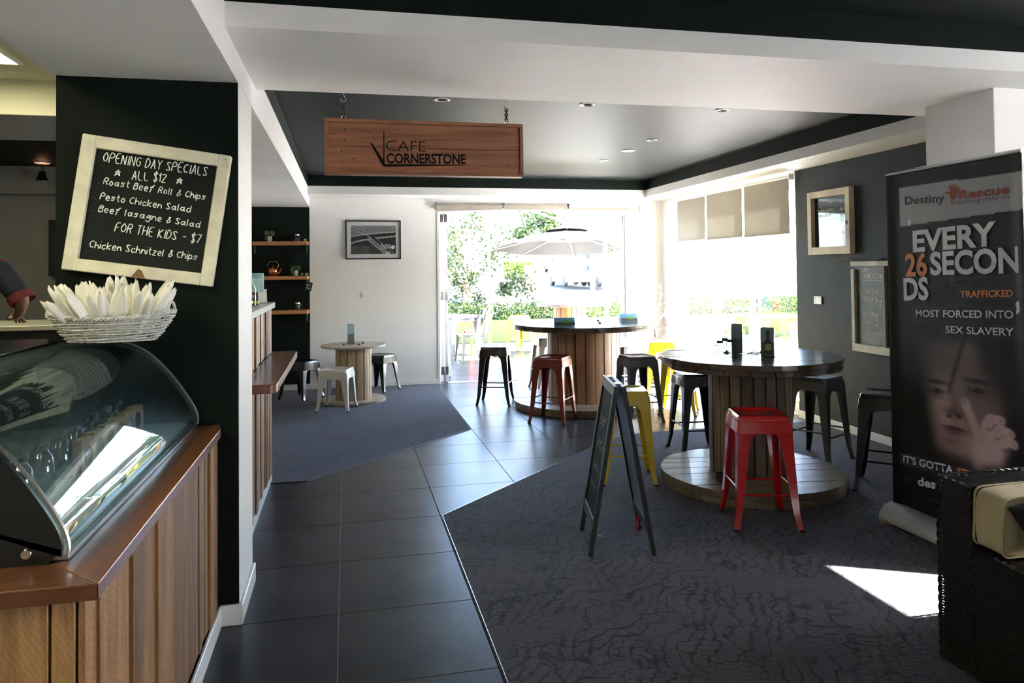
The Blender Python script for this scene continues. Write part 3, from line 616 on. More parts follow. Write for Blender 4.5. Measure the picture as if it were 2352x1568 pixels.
# ------------------------------------------------------------------ boards on the dark right wall
def wall_boards():
    X = XR; nd = Vector((-1,0,0))
    # two-pane board
    y1, y0, z0, z1 = 5.79, 4.96, .756, 1.552
    t = thing('chalkboard', 'long chalkboard in an old white two-pane window frame on the grey wall', 'chalkboard', (X, (y0+y1)/2, z0)); off = Vector(t.location)
    w, h = y1-y0, z1-z0; xd = Vector((0,-1,0)); zd = Vector((0,0,1)); o = Vector((0,w/2,0))
    for nm, cx, cy, a, b in (('rail',w/2,.035,w/2,.035),('rail',w/2,h-.022,w/2,.022),('stile',.022,h/2,.022,h/2-.07),('stile',w-.022,h/2,.022,h/2-.07),('mullion',w/2-.003,h/2+.01,.014,h/2-.056)):
        MB().obox(o+xd*cx+zd*cy+nd*.018, xd*a, zd*b, nd*.016).build(nm, white_wood if nm != 'mullion' else mat('brown_mullion_paint', (.20,.13,.10), .6), t, bevel=.003)
    for s_ in (-1,1): MB().obox(Vector((0,0,h/2+.01))+xd*(s_*(w/4-.004))+nd*.006, xd*(w/4-.018), zd*(h/2-.055), nd*.003).build('pane', chalkb2, t)
    mb = MB(); L = X-.0105
    plane_board(mb, [('CAFE',(1980,624.5),(1996,624.5),11),('CORNERSTONE',(1980,640),(2031,641),12),('Proudly',(1974,671),(2015,677),14),('Supporting',(1977,688),(2024,697),14),('Destiny',(1977,726),(2016,730),15),('Rescue',(1983,747),(2019,751),14),('-',(1996,766),(2025,770),4),
        ('OPENING',(2046,633),(2108,631),14),('HOURS',(2063,655),(2104,654),14),('Monday - Saturday',(2045,682),(2110,684),8),('9am - 4pm',(2053,702),(2100,703),10),('Sunday',(2049,722),(2092,723),11),('11am - 4pm',(2063,745),(2104,746),10),('* Friday night',(2047,781),(2120,784),12),('after 5',(2060,792),(2098,794),9)], 0, L, nd, off, 5, .0035)
    q = lambda u, v: at(u, v, 0, L)-off
    for pts in ([q(1972,616),q(1976,641),q(1979,644)],[q(1978,616),q(1978.6,643)],[q(1978,643.5),q(2031,645)],[q(2043,664),q(2052,664)],[q(2058,664),q(2064,664)],[q(2048,753),q(2056,753.5)],[q(2062,754),q(2070,754)]): mb.ribbon([p+nd*.0008 for p in pts], .0035, nd)
    mb.build('chalk_lettering', chalk, t)
    MB().tube([(-.02,.10,h+.0),(-.02,.08,h+.012),(-.02,.03,h+.012)], .008, 8).build('latch', iron, t, smooth=True)
    MB().tube([(-.03,w/2-.03+.0,h-.0),(-.05,w/2+.03,h+.03),(-.05,w/2+.10,h+.02),(-.045,w/2+.16,h+.0)], .006, 6).build('cord_end', mat('old_rope', (.25,.2,.14), .9), t, smooth=True)
    # small glazed board
    y1, y0, z0, z1 = 6.372, 5.757, 1.622, 2.222
    t = thing('window_frame_board', 'small raw timber window frame with drinks writing on its glass, grey wall', 'board', (X, (y0+y1)/2, z0)); off = Vector(t.location)
    w, h = y1-y0, z1-z0; o = Vector((0,w/2,0)); raw = wood('raw_cream_timber', (.55,.44,.30), (.80,.70,.54), (5,5,5), .6, vary=.05, bump=.4)
    for nm, cx, cy, a, b in (('rail',w/2,.035,w/2-.06,.035),('rail',w/2,h-.03,w/2-.06,.03),('stile',.03,h/2,.03,h/2),('stile',w-.03,h/2,.03,h/2)):
        MB().obox(o+xd*cx+zd*cy+nd*.03, xd*a, zd*b, nd*.028).build(nm, raw, t, bevel=.003)
    mir = mat('mirror_backed_glass', (.13,.15,.16), .03, 1.0)
    MB().obox(Vector((0,0,h/2))+nd*.012, xd*(w/2-.05), zd*(h/2-.05), nd*.004).build('glass', mir, t)
    mb = MB()
    plane_board(mb, [('your NEW drinks',(1878,471),(1940,465),9),('hot chocolate',(1878,487),(1914,484),6),('$6',(1930,482),(1938,481),7),('$5',(1930,497),(1937,496),6),('$5',(1930,510),(1937,509),6),('$5',(1932,536),(1940,535),6),('Iced coffee',(1880,499),(1908,496),8)], 0, X-.017, nd, off, 8, .003)
    mb.build('chalk_lettering', chalk, t)
    MB().box(-.060,-.056,-w/2+.026,-w/2+.05,.26,.30).build('bare_wood_chip', iron, t)
wall_boards()

# ------------------------------------------------------------------ display counter
def counter():
    X0, Y0, Y1 = -.54, 1.76, 3.412; ZT = .862
    t = thing('timber_counter', 'display counter clad in rough vertical planks under a thick timber top', 'counter', (-1.0, 2.58, 0)); O = Vector(t.location)
    T = Matrix.Translation(-O)
    MB().box(-1.55,X0-.024,Y0+.03,Y1,.0,ZT-.036).xf(T).build('carcass', mat('counter_carcass', (.03,.022,.018), .7), t)
    y = Y0+.012; k = 0; r = random.Random(5)
    while y < Y1-.02:
        w = r.choice((.062,.075,.09,.105,.055,.12)); w = min(w, Y1-.004-y); d = r.uniform(.016,.030)
        MB().box(X0-.024,X0-.024+d,y+.002,y+w-.002,.088,ZT-.037).xf(T).build('plank', plank_m, t, bevel=.002)
        if w > .05: MB().lathe([(.0032,0),(.0032,.0015)], 8, cap1=True).xf(Matrix.Rotation(PI/2,4,'Y')).xf(Matrix.Translation((X0-.024+d,y+w*.45,ZT-.062))).xf(T).build('nail_head', chrome, t)
        y += w; k += 1
    MB().box(X0-.0,X0+.012,Y0,Y1-.0,0,.088).xf(T).build('kickboard', white_g, t, bevel=.002)
    # end facing the camera
    x = X0-.004
    for w in (.022,.052,.15):
        MB().box(x-w+.003,x-.003,Y0+.005,Y0+.03,.088,ZT-.037).xf(T).build('plank', plank_m, t, bevel=.002); x -= w
    MB().box(-1.55,x,Y0+.018,Y0+.03,.088,ZT-.037).xf(T).build('end_panel', blk, t)
    # top: one long board each way, mitred at the corner
    p = lambda poly, nm, mt_: MB().prism(poly, ZT-.036, ZT).xf(T).build(nm, mt_, t, bevel=.003, seg=2)
    p([(-.515,1.735),(-.515,3.30),(-.520,3.335),(-.535,3.405),(-.665,3.405),(-.665,1.885)], 'top_board', slab_m)
    p([(-1.55,1.735),(-.516,1.734),(-.667,1.885),(-1.55,1.885)], 'top_board', slabx_m)
    MB().prism([(-.667,1.887),(-.667,3.405),(-1.55,3.405),(-1.55,1.887)], ZT-.036, ZT-.004).xf(T).build('top_panel', slabx_m, t)
    MB().box(-.70,-.622,1.89,3.38,ZT,ZT+.012).xf(T).build('metal_sill', steel, t, bevel=.002)
counter()
PROF = [(-.622,.874),(-.618,.90),(-.628,.937),(-.652,.982),(-.698,1.055),(-.751,1.122),(-.805,1.178),(-.862,1.214),(-.93,1.236),(-1.02,1.247),(-1.12,1.250)]
def case():
    Y0, Y1, ZT = 1.875, 3.385, .862
    t = thing('display_case', 'curved glass refrigerated display case with black ends on the counter', 'display case', (-1.0, 2.62, ZT)); T = Matrix.Translation(-Vector(t.location))
    pr = []
    for a, b in zip(PROF, PROF[1:]):
        for k in range(4): pr.append((a[0]+(b[0]-a[0])*k/4, a[1]+(b[1]-a[1])*k/4))
    pr.append(PROF[-1])
    for _ in range(3): pr = [pr[0]]+[((a[0]+2*b[0]+c[0])/4, (a[1]+2*b[1]+c[1])/4) for a, b, c in zip(pr, pr[1:], pr[2:])]+[pr[-1]]
    ins = lambda q, d: [(x-d*nx, z-d*nz) for (x, z), (nx, nz) in zip(q, nrm)]
    nrm = []
    for i in range(len(pr)):
        a, b = pr[max(i-1,0)], pr[min(i+1,len(pr)-1)]; dx, dz = b[0]-a[0], b[1]-a[1]; l = math.hypot(dx, dz); nrm.append((dz/l, -dx/l))
    inn = ins(pr, .006)
    # curved front glass (closed thin shell)
    outline = pr+inn[::-1]
    MB().loops([[(x, Y0+.012, z) for x, z in outline], [(x, Y1-.012, z) for x, z in outline]], True, True, True).xf(T).build('curved_glass', gl_case, t, smooth=True)
    # black printed strip of the top
    MB().box(-1.42,-1.115,Y0,Y1,1.238,1.252).xf(T).build('top_panel', blk_gloss, t, bevel=.003)
    for y, nm in ((Y0, 'end_panel'), (Y1-.012, 'end_panel')):
        pl = [(x, z) for x, z in ins(pr, .012)]+[(-1.42,1.238),(-1.42,ZT+.0),(-.66,ZT+.0),(-.634,ZT+.03)]
        c = (-.98, 1.02)
        win = [(-.79,.985),(-.83,1.06),(-.88,1.12),(-.95,1.165),(-1.06,1.18),(-1.30,1.18),(-1.30,.95),(-.80,.95)]
        if y == Y0:
            # ring with an inner window
            n = len(pl); best = []
            def ray(a):
                # boundary point of the window polygon in direction a from c
                bx = None
                for (x1_, z1_), (x2_, z2_) in zip(win, win[1:]+win[:1]):
                    ex, ez = x2_-x1_, z2_-z1_; den = math.cos(a)*ez-math.sin(a)*ex
                    if abs(den) < 1e-9: continue
                    tt = ((x1_-c[0])*ez-(z1_-c[1])*ex)/den; uu = ((x1_-c[0])*math.sin(a)-(z1_-c[1])*math.cos(a))/den
                    if tt > 0 and -1e-6 <= uu <= 1+1e-6 and (bx is None or tt < bx): bx = tt
                return (c[0]+bx*math.cos(a), c[1]+bx*math.sin(a)) if bx else c
            inr = [ray(math.atan2(z-c[1], x-c[0])) for x, z in pl]
            MB().loops([[(x,y,z) for x,z in pl],[(x,y,z) for x,z in inr],[(x,y+.012,z) for x,z in inr],[(x,y+.012,z) for x,z in pl],[(x,y,z) for x,z in pl]]).xf(T).build(nm, blk, t)
            MB().add([(x,y+.006,z) for x,z in inr], [tuple(range(n))]).xf(T).build('end_glass', gl_case, t)
        else:
            MB().loops([[(x,y,z) for x,z in pl],[(x,y+.012,z) for x,z in pl]], True, True, True).xf(T).build(nm, blk_gloss, t)
    # bright edging along the glass
    MB().tube([(x+.001, Y0+.004, z) for x, z in pr], .0045, 6).xf(T).build('edge_trim', alu, t, smooth=True)
    MB().tube([(x+.001, Y1-.006, z) for x, z in pr], .0055, 6).xf(T).build('edge_trim', mat('dark_trim', (.10,.11,.10), .3), t, smooth=True)
    MB().lathe([(.013,0),(.013,.010),(.010,.014)], 16).xf(Matrix.Rotation(PI/2,4,'X')).xf(Matrix.Translation((-.700,Y0,.872+.02))).xf(T).build('knob', chrome, t, smooth=True)
    MB().box(-1.40,-.66,Y0+.012,Y1-.012,.868,.885).xf(T).build('deck', mat('case_deck', (.35,.38,.40), .3, .6), t)
    MB().box(-1.40,-.82,Y0+.02,Y1-.02,1.045,1.052).xf(T).build('glass_shelf', gl_case, t)
    MB().box(-1.42,-1.40,Y0+.012,Y1-.012,.868,1.24).xf(T).build('back_door', mat('case_back', (.10,.12,.13), .3), t)
case()
def bottle_set():
    t = thing('drink_bottle', 'dark capped clear bottle standing in the glass display case', 'bottle', (-.98, 2.2, .885), group='drink bottles in the display case')
    MB().lathe([(.026,0),(.028,.004),(.028,.085),(.022,.105),(.012,.118),(.012,.130)], 14).build('glass', gl_jar, t, smooth=True)
    MB().lathe([(.0145,.124),(.0145,.142),(.012,.145)], 14).build('cap', blk, t, smooth=True)
    k = 0
    for r_ in range(3):
        for c in range(8):
            if k: dup(t, (-.86-.09*r_, 2.12+.145*c+.03*r_, .885 if r_ < 2 else .885))
            else: t.location = (-.86, 2.12, .885)
            k += 1
    card = mat('kraft_card', (.34,.20,.12), .7)
    p0 = None
    for c in range(6):
        loc = (-.80, 2.60+.115*c, .885)
        if p0 is None:
            p0 = thing('snack_packet', 'brown cardboard packet with oval window in the display case', 'packet', loc, group='snack packets in the display case')
            ring = lambda rx, rz, y: [(rx*math.cos(2*PI*i/24), y, .055+rz*math.sin(2*PI*i/24)) for i in range(24)]
            sq = [(max(-.034,min(.034,.06*math.cos(2*PI*i/24))), 0, .055+max(-.055,min(.055,.09*math.sin(2*PI*i/24)))) for i in range(24)]
            MB().loops([sq, ring(.022,.034,0)]).loops([[(x,.03,z) for x,_,z in sq], sq], True, True).build('box', card, p0)
            MB().add(ring(.022,.034,.002), [tuple(range(24))]).build('window', blk_gloss, p0)
            p0.rotation_euler = (0,0,PI/2-.3)
        else: dup(p0, loc)
bottle_set()

# ------------------------------------------------------------------ wicker basket of napkins
def basket():
    cx, cy, z0 = at(226, 790, 2, 1.254).x+.012, 3.175, 1.254
    t = thing('wicker_basket', 'white oval wicker basket with twisted handles on the display case', 'basket', (cx, cy, z0))
    H = .098; A0, A1, B0, B1 = .150, .222, .085, .148
    sh = lambda k: (A0+(A1-A0)*k**.8, B0+(B1-B0)*k**.8)
    mb = MB(); rows = 10; n = 72
    for r_ in range(rows):
        k = (r_+.4)/rows; a, b = sh(k)
        for ph in (0, 1):
            pts = []
            for i in range(n):
                th = 2*PI*i/n; wv = .0058*math.sin(th*24/1+ph*PI+(r_ % 2)*PI); z = H*k+.0018*math.sin(th*5+r_*1.7)+.0012*math.sin(th*24+ph*PI)
                pts.append(((a+wv)*math.cos(th), (b+wv)*math.sin(th), z))
            mb.tube(pts, .0031, 4, closed=True)
    mb.build('weave', wicker_w, t, smooth=True)['kind'] = 'stuff'
    mb = MB()
    for i in range(24):
        th = 2*PI*(i+.5)/24; mb.tube([(sh(k)[0]*math.cos(th), sh(k)[1]*math.sin(th), H*k) for k in (0,.33,.66,1.0)], .0028, 5)
    mb.build('stakes', wicker_w, t, smooth=True)['kind'] = 'stuff'
    mb = MB()
    for ph in (0, 2*PI/3, 4*PI/3):
        mb.tube([((A1+.006*math.cos(30*th+ph))*math.cos(th), (B1+.006*math.cos(30*th+ph))*math.sin(th), H+.004+.006*math.sin(30*th+ph)+.010*math.cos(2*th)) for th in [2*PI*i/240 for i in range(240)]], .0036, 4, closed=True)
    mb.build('braided_rim', wicker_w, t, smooth=True)
    MB().prism([(A0*math.cos(2*PI*i/32), B0*math.sin(2*PI*i/32)) for i in range(32)], 0, .006).build('base', wicker_w, t)
    for sx in (-1, 1):
        mb = MB()
        for ph in (0, PI):
            mb.tube([(sx*(A1-.010+.004*math.cos(14*u+ph)-.0*u), -.062+.124*u/PI if False else -.062*math.cos(u)+.003*math.sin(14*u+ph), H+.050*math.sin(u)) for u in [PI*i/40 for i in range(41)]], .0032, 5)
        mb.build('handle', wicker_w, t, smooth=True)
    # rolled napkins, each a thing of its own
    r = random.Random(4); me = []
    for v_ in range(5):
        L = .195; n = 18; ls = []
        w_ = .0135+.0016*v_
        for k in range(9):
            u = k/8; rr = w_*(.82+.32*math.sin(PI*min(u*1.05,1)))*(1 if u < .8 else 1-((u-.8)/.2)**2*.6)
            ls.append([(rr*(1+.10*math.cos(3*a+v_)+.06*math.sin(7*a+k))*math.cos(a)*(1.2 if u > .4 else 1), rr*.72*math.sin(a)*(1+.12*math.cos(2*a)), L*u+.006*math.cos(a*2+v_)*(u**2)+.003*math.cos(a)*(u**3)) for a in [2*PI*i/n for i in range(n)]])
        me.append(MB().loops(ls, True, True, True).mesh('napkin_roll', paper, smooth=1.2))
    k = 0; fold = []
    for v_ in range(3):
        fold.append(MB().loops([[(.013*math.cos(a)*(.35+.65*(j/4)), .0098*math.sin(a)*(.35+.65*(j/4))-.001, .190+.004*j+.001*math.cos(3*a)) for a in [2*PI*i/14 for i in range(14)]] for j in range(5)]).mesh('inner_fold', paper, smooth=True))
    for row, (nn, ry, zb) in enumerate(((12,.090,.022),(14,.045,.018),(14,.0,.012),(13,-.045,.014),(11,-.088,.022))):
        for i in range(nn):
            f = (i+.5)/nn*2-1; x = f*.175*math.sqrt(max(0,1-(ry/.16)**2)); tilt = f*.55+r.uniform(-.18,.18)-.08; ty = -ry*2.2+r.uniform(-.15,.15)
            o = link('napkin_roll', me[r.randrange(5)])
            R_ = Matrix.Rotation(tilt,4,'Y') @ Matrix.Rotation(ty if row != 4 else .62+r.uniform(-.2,.15),4,'X') @ Matrix.Rotation(r.uniform(0,6.28),4,'Z')
            o.matrix_world = Matrix.Translation((cx+x*.82, cy+ry*.75, z0+zb+.018+.012*abs(f)-.004+r.uniform(-.004,.008)+(.016 if row < 2 else 0))) @ R_ @ Matrix.Scale(r.uniform(.80,1.04),4)
            tag(o, 'rolled white paper napkin standing in the wicker basket', 'napkin', 'rolled napkins in the wicker basket')
basket()

# ------------------------------------------------------------------ bar behind the pillar with ledge and things on it
def bar():
    t = thing('timber_bar', 'plank clad service bar with a pale grey top behind the pillar', 'bar', (-.9, 4.8, 0)); T = Matrix.Translation(-Vector(t.location))
    X0, Y0, Y1, ZT = -.55, 3.90, 5.665, 1.258
    MB().box(-1.05,X0,Y0,Y1-.02,0,ZT).xf(T).build('carcass', MATS['counter_carcass'], t)
    y = Y0; r = random.Random(9)
    while y < Y1-.01:
        w = min(r.choice((.07,.09,.055,.11,.13,.045)), Y1-y); d = r.uniform(.012,.026)
        for z0, z1 in ((.075,.885),(.937,ZT)): MB().box(X0,X0+d,y+.003,y+w-.003,z0,z1).xf(T).build('plank', plank_m, t, bevel=.002)
        y += w
    MB().box(X0,X0+.016,Y0,Y1,0,.075).xf(T).build('kickboard', white_g, t, bevel=.002)
    MB().box(-1.07,-.500,Y0,5.59,ZT,1.300).xf(T).build('benchtop', benchtop, t, bevel=.004)
    # ledge: rounded slab
    hx = .0; pts = []
    x0, x1, y0, y1, rr = X0+.014, -.352, 4.02, 5.69, .045
    for cx, cy, a0 in ((x1-rr,y1-rr,0),(x1-rr,y0+rr,3*PI/2)):
        a = [(cx+rr*math.cos(a0+PI/2*i/6), cy+rr*math.sin(a0+PI/2*i/6)) for i in range(7)]
        pts.append(a)
    poly = pts[1]+pts[0]+[(x0,y1),(x0,y0)]
    MB().prism(poly, .886, .934).xf(T).build('ledge', slab_m, t, bevel=.005, seg=2)
bar()
def bar_items():
    p = at(588, 668, 0, -.60)
    t = thing('menu_card_stand', 'pale blue printed card standing on the grey bar top', 'card', (-.605, 5.22, 1.30), -.05)
    blue = mat('pale_blue_card', (.42,.66,.70), .5)
    MB().box(-.066,.066,-.003,.003,.080,.208).build('card', blue, t); MB().tube([(0,.004,.004),(0,.006,.09)], .005, 6).build('stem', chrome, t); MB().lathe([(.032,0),(.032,.006),(.01,.012)], 16).build('foot', blk, t, smooth=.6)
    MB().add([(.012*math.cos(a)-.012,-.0042,.128+.030*math.sin(a)) for a in [2*PI*i/16 for i in range(16)]], [tuple(range(16))]).add([(.010*math.cos(a)-.012,-.0043,.163+.010*math.sin(a)) for a in [2*PI*i/12 for i in range(12)]], [tuple(range(12))]).build('printed_bear_shape', mat('grey_print', (.30,.30,.36), .6), t)
    font_text('lettering', 'ANDT', (-.060,-.0042,.178), (1,0,0), (0,0,1), .024, .12, mat('teal_ink', (.05,.25,.30), .6), t, .02, .0006)
    t = thing('card_box', 'small brown box of cards with a yellow stripe on the bar top', 'box', (-.595, 5.10, 1.30))
    MB().box(-.035,.035,-.03,.03,0,.085).build('box', mat('dark_brown_card', (.07,.04,.03), .6), t, bevel=.002); MB().box(-.036,.036,-.031,.031,.012,.026).build('stripe', mat('yellow_stripe', (.6,.5,.05), .6), t)
    t = thing('leaflet_holder', 'clear leaflet holder leaning beside the brown box on the bar', 'leaflet holder', (-.578, 5.40, 1.30), .2)
    MB().obox((0,0,.05),(.04,0,0),(0,.012,.045),(0,.003,-.002)).build('leaflets', white, t); MB().box(-.042,.042,-.02,.02,0,.03).build('pocket', gl_jar, t)
    t = thing('tall_bottle', 'slim clear bottle at the near end of the bar top', 'bottle', (-.585, 4.90, 1.30))
    MB().lathe([(.03,0),(.032,.01),(.032,.11),(.012,.15),(.012,.17)], 14).build('glass', gl_jar, t, smooth=True); MB().lathe([(.013,.165),(.013,.185)], 10).build('cap', blk, t, smooth=True)
bar_items()

# ------------------------------------------------------------------ alcove shelves
def shelves():
    for z, lab, x0 in ((1.897,'top orange pine shelf on the black alcove wall',-1.15),(1.464,'middle orange pine shelf on the black alcove wall',-1.15),(1.032,'lowest orange pine shelf on the black alcove wall',-1.15)):
        t = thing('wall_shelf', lab, 'shelf', (-.80, YB-.13, z-.045))
        x1_ = XP-.004+.80; x0_ = x0+.80; rr = .03
        poly = [(x0_,.12),(x0_,-.13+rr)]+[(x0_+rr-rr*math.cos(a),-.13+rr-rr*math.sin(a)) for a in (PI/6,PI/3,PI/2)]+[(x1_-rr+rr*math.sin(a),-.13+rr-rr*math.cos(a)) for a in (0,PI/6,PI/3,PI/2)]+[(x1_,.12)]
        MB().prism(poly, 0, .045).build('board', shelf_m, t, bevel=.004, seg=2)
        for x in (x0_+.03, x1_-.03): MB().box(x-.008,x+.008,-.02,.115,-.10,-.0).build('bracket', blk, t, bevel=.002)
    def herb(lab, x, z, s=1.0):
        t = thing('herb_jar', lab, 'potted herb', (x, YB-.14, z))
        MB().lathe([(.026,0),(.030,.006),(.030,.05),(.026,.062),(.027,.07)], 16).build('jar', mat('pale_jar', (.55,.50,.48), .2) if 'pale_jar' not in MATS else MATS['pale_jar'], t, smooth=True)
        mb = MB(); r = random.Random(int(z*100))
        for i in range(150):
            a = r.uniform(0,2*PI); e = r.uniform(.1,1.0); p = Vector((.055*s*math.cos(a)*r.random()**.5, .05*s*math.sin(a)*r.random()**.5, .07+.06*r.random()))
            if r.random() < .25: p = Vector((-.035-.02*r.random(), p.y, .02+.06*r.random()))
            d = Vector((math.cos(a), math.sin(a), e)).normalized()*.012; q = d.orthogonal().normalized()*.005
            mb.add([p-q, p+q, p+q+d, p-q+d], [(0,1,2,3)])
        mb.build('leaves', mat('herb_green', (.10,.20,.05), .6) if 'herb_green' not in MATS else MATS['herb_green'], t)['kind'] = 'stuff'
    def jar(lab, x, z):
        t = thing('glass_jar', lab, 'jar', (x, YB-.14, z))
        MB().lathe([(.028,0),(.032,.005),(.032,.060),(.026,.075),(.026,.085)], 18).build('glass', gl_jar, t, smooth=True); MB().lathe([(.029,.078),(.029,.094),(.02,.096)], 18).build('lid', steel, t, smooth=True)
        MB().tube([(.03,0,.08),(.045,0,.07),(.05,0,.05)], .002, 5).build('wire_clip', steel, t)
    def lime(lab, x, z, k):
        o = MB().lathe([(.003,-.019),(.014,-.014),(.019,0),(.014,.014),(.003,.020)], 12).xf(Matrix.Rotation(1.2,4,'Y')).build('lime', mat('lime_skin', (.22,.38,.04), .4) if 'lime_skin' not in MATS else MATS['lime_skin'], smooth=True)
        o.location = (x, YB-.17, z+.0185); tag(o, lab, 'lime', 'limes on the alcove shelves')
    herb('green herb in a small jar on the top alcove shelf', -.935, 1.897); jar('clear preserving jar on the top alcove shelf', -.605, 1.897)
    lime('single green lime on the top alcove shelf', -.505, 1.897, 0)
    herb('trailing green herb in a glass jar on the middle alcove shelf', -.620, 1.464, 1.2)
    lime('green lime on the middle alcove shelf, left of two', -.545, 1.464, 1); lime('green lime on the middle alcove shelf, right of two', -.490, 1.464, 2)
    jar('clear preserving jar on the lowest alcove shelf', -.600, 1.032)
    t = thing('copper_kettle', 'shiny copper kettle on the middle alcove shelf', 'kettle', (-.895, YB-.14, 1.464))
    MB().lathe([(.048,0),(.052,.004),(.062,.07),(.060,.082),(.045,.095),(.040,.10),(.030,.112),(.008,.122),(.006,.130),(.009,.136),(.003,.142)], 24).build('body', copper, t, smooth=True)
    MB().tube([(.055,0,.03),(.085,0,.055),(.100,0,.095),(.108,0,.105)], [.012,.011,.008,.009], 8).build('spout', copper, t, smooth=True)
    MB().tube([(-.045,0,.09),(-.068,0,.14),(-.040,0,.185),(.040,0,.185),(.068,0,.14),(.045,0,.09)], .004, 8).build('handle', mat('brass', (.6,.4,.15), .25, 1.0), t, smooth=True)
    t = thing('price_card', 'black card with white lettering dangling below the middle shelf', 'card', (XP-.0, YB-.235, 1.33), 0)
    MB().obox((0,0,0),(.038,0,-.010),(0,.0015,0),(.012,0,.052)).build('card', blk, t)
    mb = MB(); chalk_text(mb, 'CAFE', (-.032,-.003,.012), (.97,0,-.25), (.22,0,.97), (0,-1,0), .018, .05, .003); chalk_text(mb, 'menu', (-.030,-.003,-.022), (.97,0,-.25), (.22,0,.97), (0,-1,0), .018, .045, .003); mb.build('lettering', chalk, t)
    MB().tube([(0,0,.05),(.0,.03,.09)], .001, 4).build('string', white_p, t)
shelves()

# ------------------------------------------------------------------ metal stools
def make_stool(name, label, mt, h=.645, sh=.146, fh=.187, rails=True):
    t = thing(name, label, 'stool')
    # seat: rolled rim, shallow dish, slot cut through
    sq = lambda a, z, r=.03: rsq(a, r, z)
    n = len(sq(.1, 0)); slot = []
    for (x, y, _) in sq(sh-.03, 0):
        a = math.atan2(y, x); slot.append((.034*math.cos(a), .012*math.sin(a), h-.006))
    L = [sq(sh+.012, h-.098, .010), sq(sh+.006, h-.032, .018), sq(sh+.002, h-.030), sq(sh+.001, h-.010), sq(sh-.006, h), sq(sh-.020, h-.001), sq(sh-.027, h-.006), slot, [(x, y, h-.018) for x, y, _ in slot]]
    MB().loops(L).build('seat', mt, t, smooth=.9)
    # four pressed-sheet legs, each two tapering flanges meeting on the corner
    for k in range(4):
        mb = MB(); R_ = Matrix.Rotation(k*PI/2, 4, 'Z')
        for m_ in (0, 1):
            rows = []
            for j in range(13):
                u = j/12; z = (h-.090)*(1-u)+.012*u; c = (sh+.0095)+(fh-sh-.0095)*(u**1.05)+(.010*max(0, u-.85)/.15)
                wd = .074-.042*u+(.034*math.exp(-u*26) if u < .5 else 0)
                th = .006
                if m_ == 0: rows.append([(-c+.003, -c+.003, z), (-c+wd, -c+.004, z), (-c+wd, -c+.012, z), (-c+th, -c+th, z)])
                else: rows.append([(-c+.003, -c+.003, z), (-c+th, -c+th, z), (-c+.012, -c+wd, z), (-c+.004, -c+wd, z)])
            mb.loops(rows, True, True, True)
        # raised rib on the corner flange
        mb.xf(R_).build('leg', mt, t, smooth=.5)
        c = fh+.008; MB().obox((-c+.012, -c+.012, .007), (.014,0,0), (0,.014,0), (0,0,.007)).xf(R_).build('foot_pad', rubber, t, bevel=.002)
    cx = lambda z: sh+.004+(fh-sh-.004)*(1-(z-.012)/(h-.062))
    zb = h-.125; a = cx(zb)-.02
    MB().obox((0,0,zb), (a,a,0), (-.006,.006,0), (0,0,.0025)).obox((0,0,zb+.006), (-a,a,0), (.006,.006,0), (0,0,.0025)).build('cross_brace', mt, t)
    if rails:
        for k in range(4):
            z = .20 if k % 2 == 0 else .235; a = cx(z)-.006
            MB().tube([(-a,-a+.004,z),(a,-a+.004,z)], .0065, 8).xf(Matrix.Rotation(k*PI/2,4,'Z')).build('foot_rail', mt, t, smooth=True)
    return t
r_ = math.radians
GM = 'metal stools around the cable spool tables'
def place(t, x, y, deg): t.location = (x, y, .007 if True else 0); t.rotation_euler = (0,0,r_(deg)); return t
place(make_stool('bar_stool', 'glossy red metal stool in front of the nearest spool table', red_metal), 2.387, 4.001, -15.6)['group'] = GM
b0 = make_stool('bar_stool', 'glossy black metal stool on the tiles by the terrace opening', blk_metal); place(b0, 1.655, 8.30, -21)['group'] = GM; b0.location.z = 0
def again(src, lab, x, y, deg, z=.007): return dup(src, (x, y, z), r_(deg), lab, GM)
again(b0, 'black metal stool between the A-board and the nearest spool drum', 2.805, 5.64, -5.7)
again(b0, 'black metal stool beside the standing banner, by the grey wall', 3.577, 4.378, -44)
t = make_stool('bar_stool', 'dark red metal stool in front of the middle spool table', dkred_metal); place(t, 2.009, 7.154, -36)['group'] = GM; t.location.z = 0
g0 = make_stool('bar_stool', 'gunmetal stool with its corner forward at right of the middle spool', gry_metal); place(g0, 2.83, 6.95, 4)['group'] = GM; g0.location.z = 0
again(g0, 'gunmetal stool at right of the nearest spool table, by the grey wall', 3.61, 5.18, 26.7)
again(g0, 'grey metal stool mostly hidden behind the left of the middle spool drum', 2.50, 9.16, 4, 0)
again(g0, 'grey metal stool behind the right of the middle spool drum', 3.30, 8.74, 10, 0)
y0 = make_stool('bar_stool', 'mustard yellow metal stool right behind the A-board', yel_metal); place(y0, 1.955, 5.03, -15)['group'] = GM
y1 = make_stool('bar_stool', 'bright yellow metal stool beside the olive plant, in the glare', bly_metal); place(y1, 3.62, 8.15, -19.6)['group'] = GM; y1.location.z = 0
again(y1, 'bright yellow metal stool with its seat hidden behind the nearest spool top', 3.388, 7.206, -31, 0)
GS = 'low metal stools around the small spool table'
w0 = make_stool('low_stool', 'low white metal stool at the small spool table', wht_metal, .45, .15, .177, False); w0.location = (-.105, 8.343, .007); w0.rotation_euler = (0,0,r_(-16)); w0['group'] = GS
k0 = make_stool('low_stool', 'low black metal stool in the dark left of the small spool table', blk_metal, .45, .15, .185, False); k0.location = (-.527, 9.20, .007); k0.rotation_euler = (0,0,r_(-36.5)); k0['group'] = GS
dup(k0, (.41, 9.55, .007), r_(-36), 'low black metal stool at right of the small spool, by the white wall', GS)

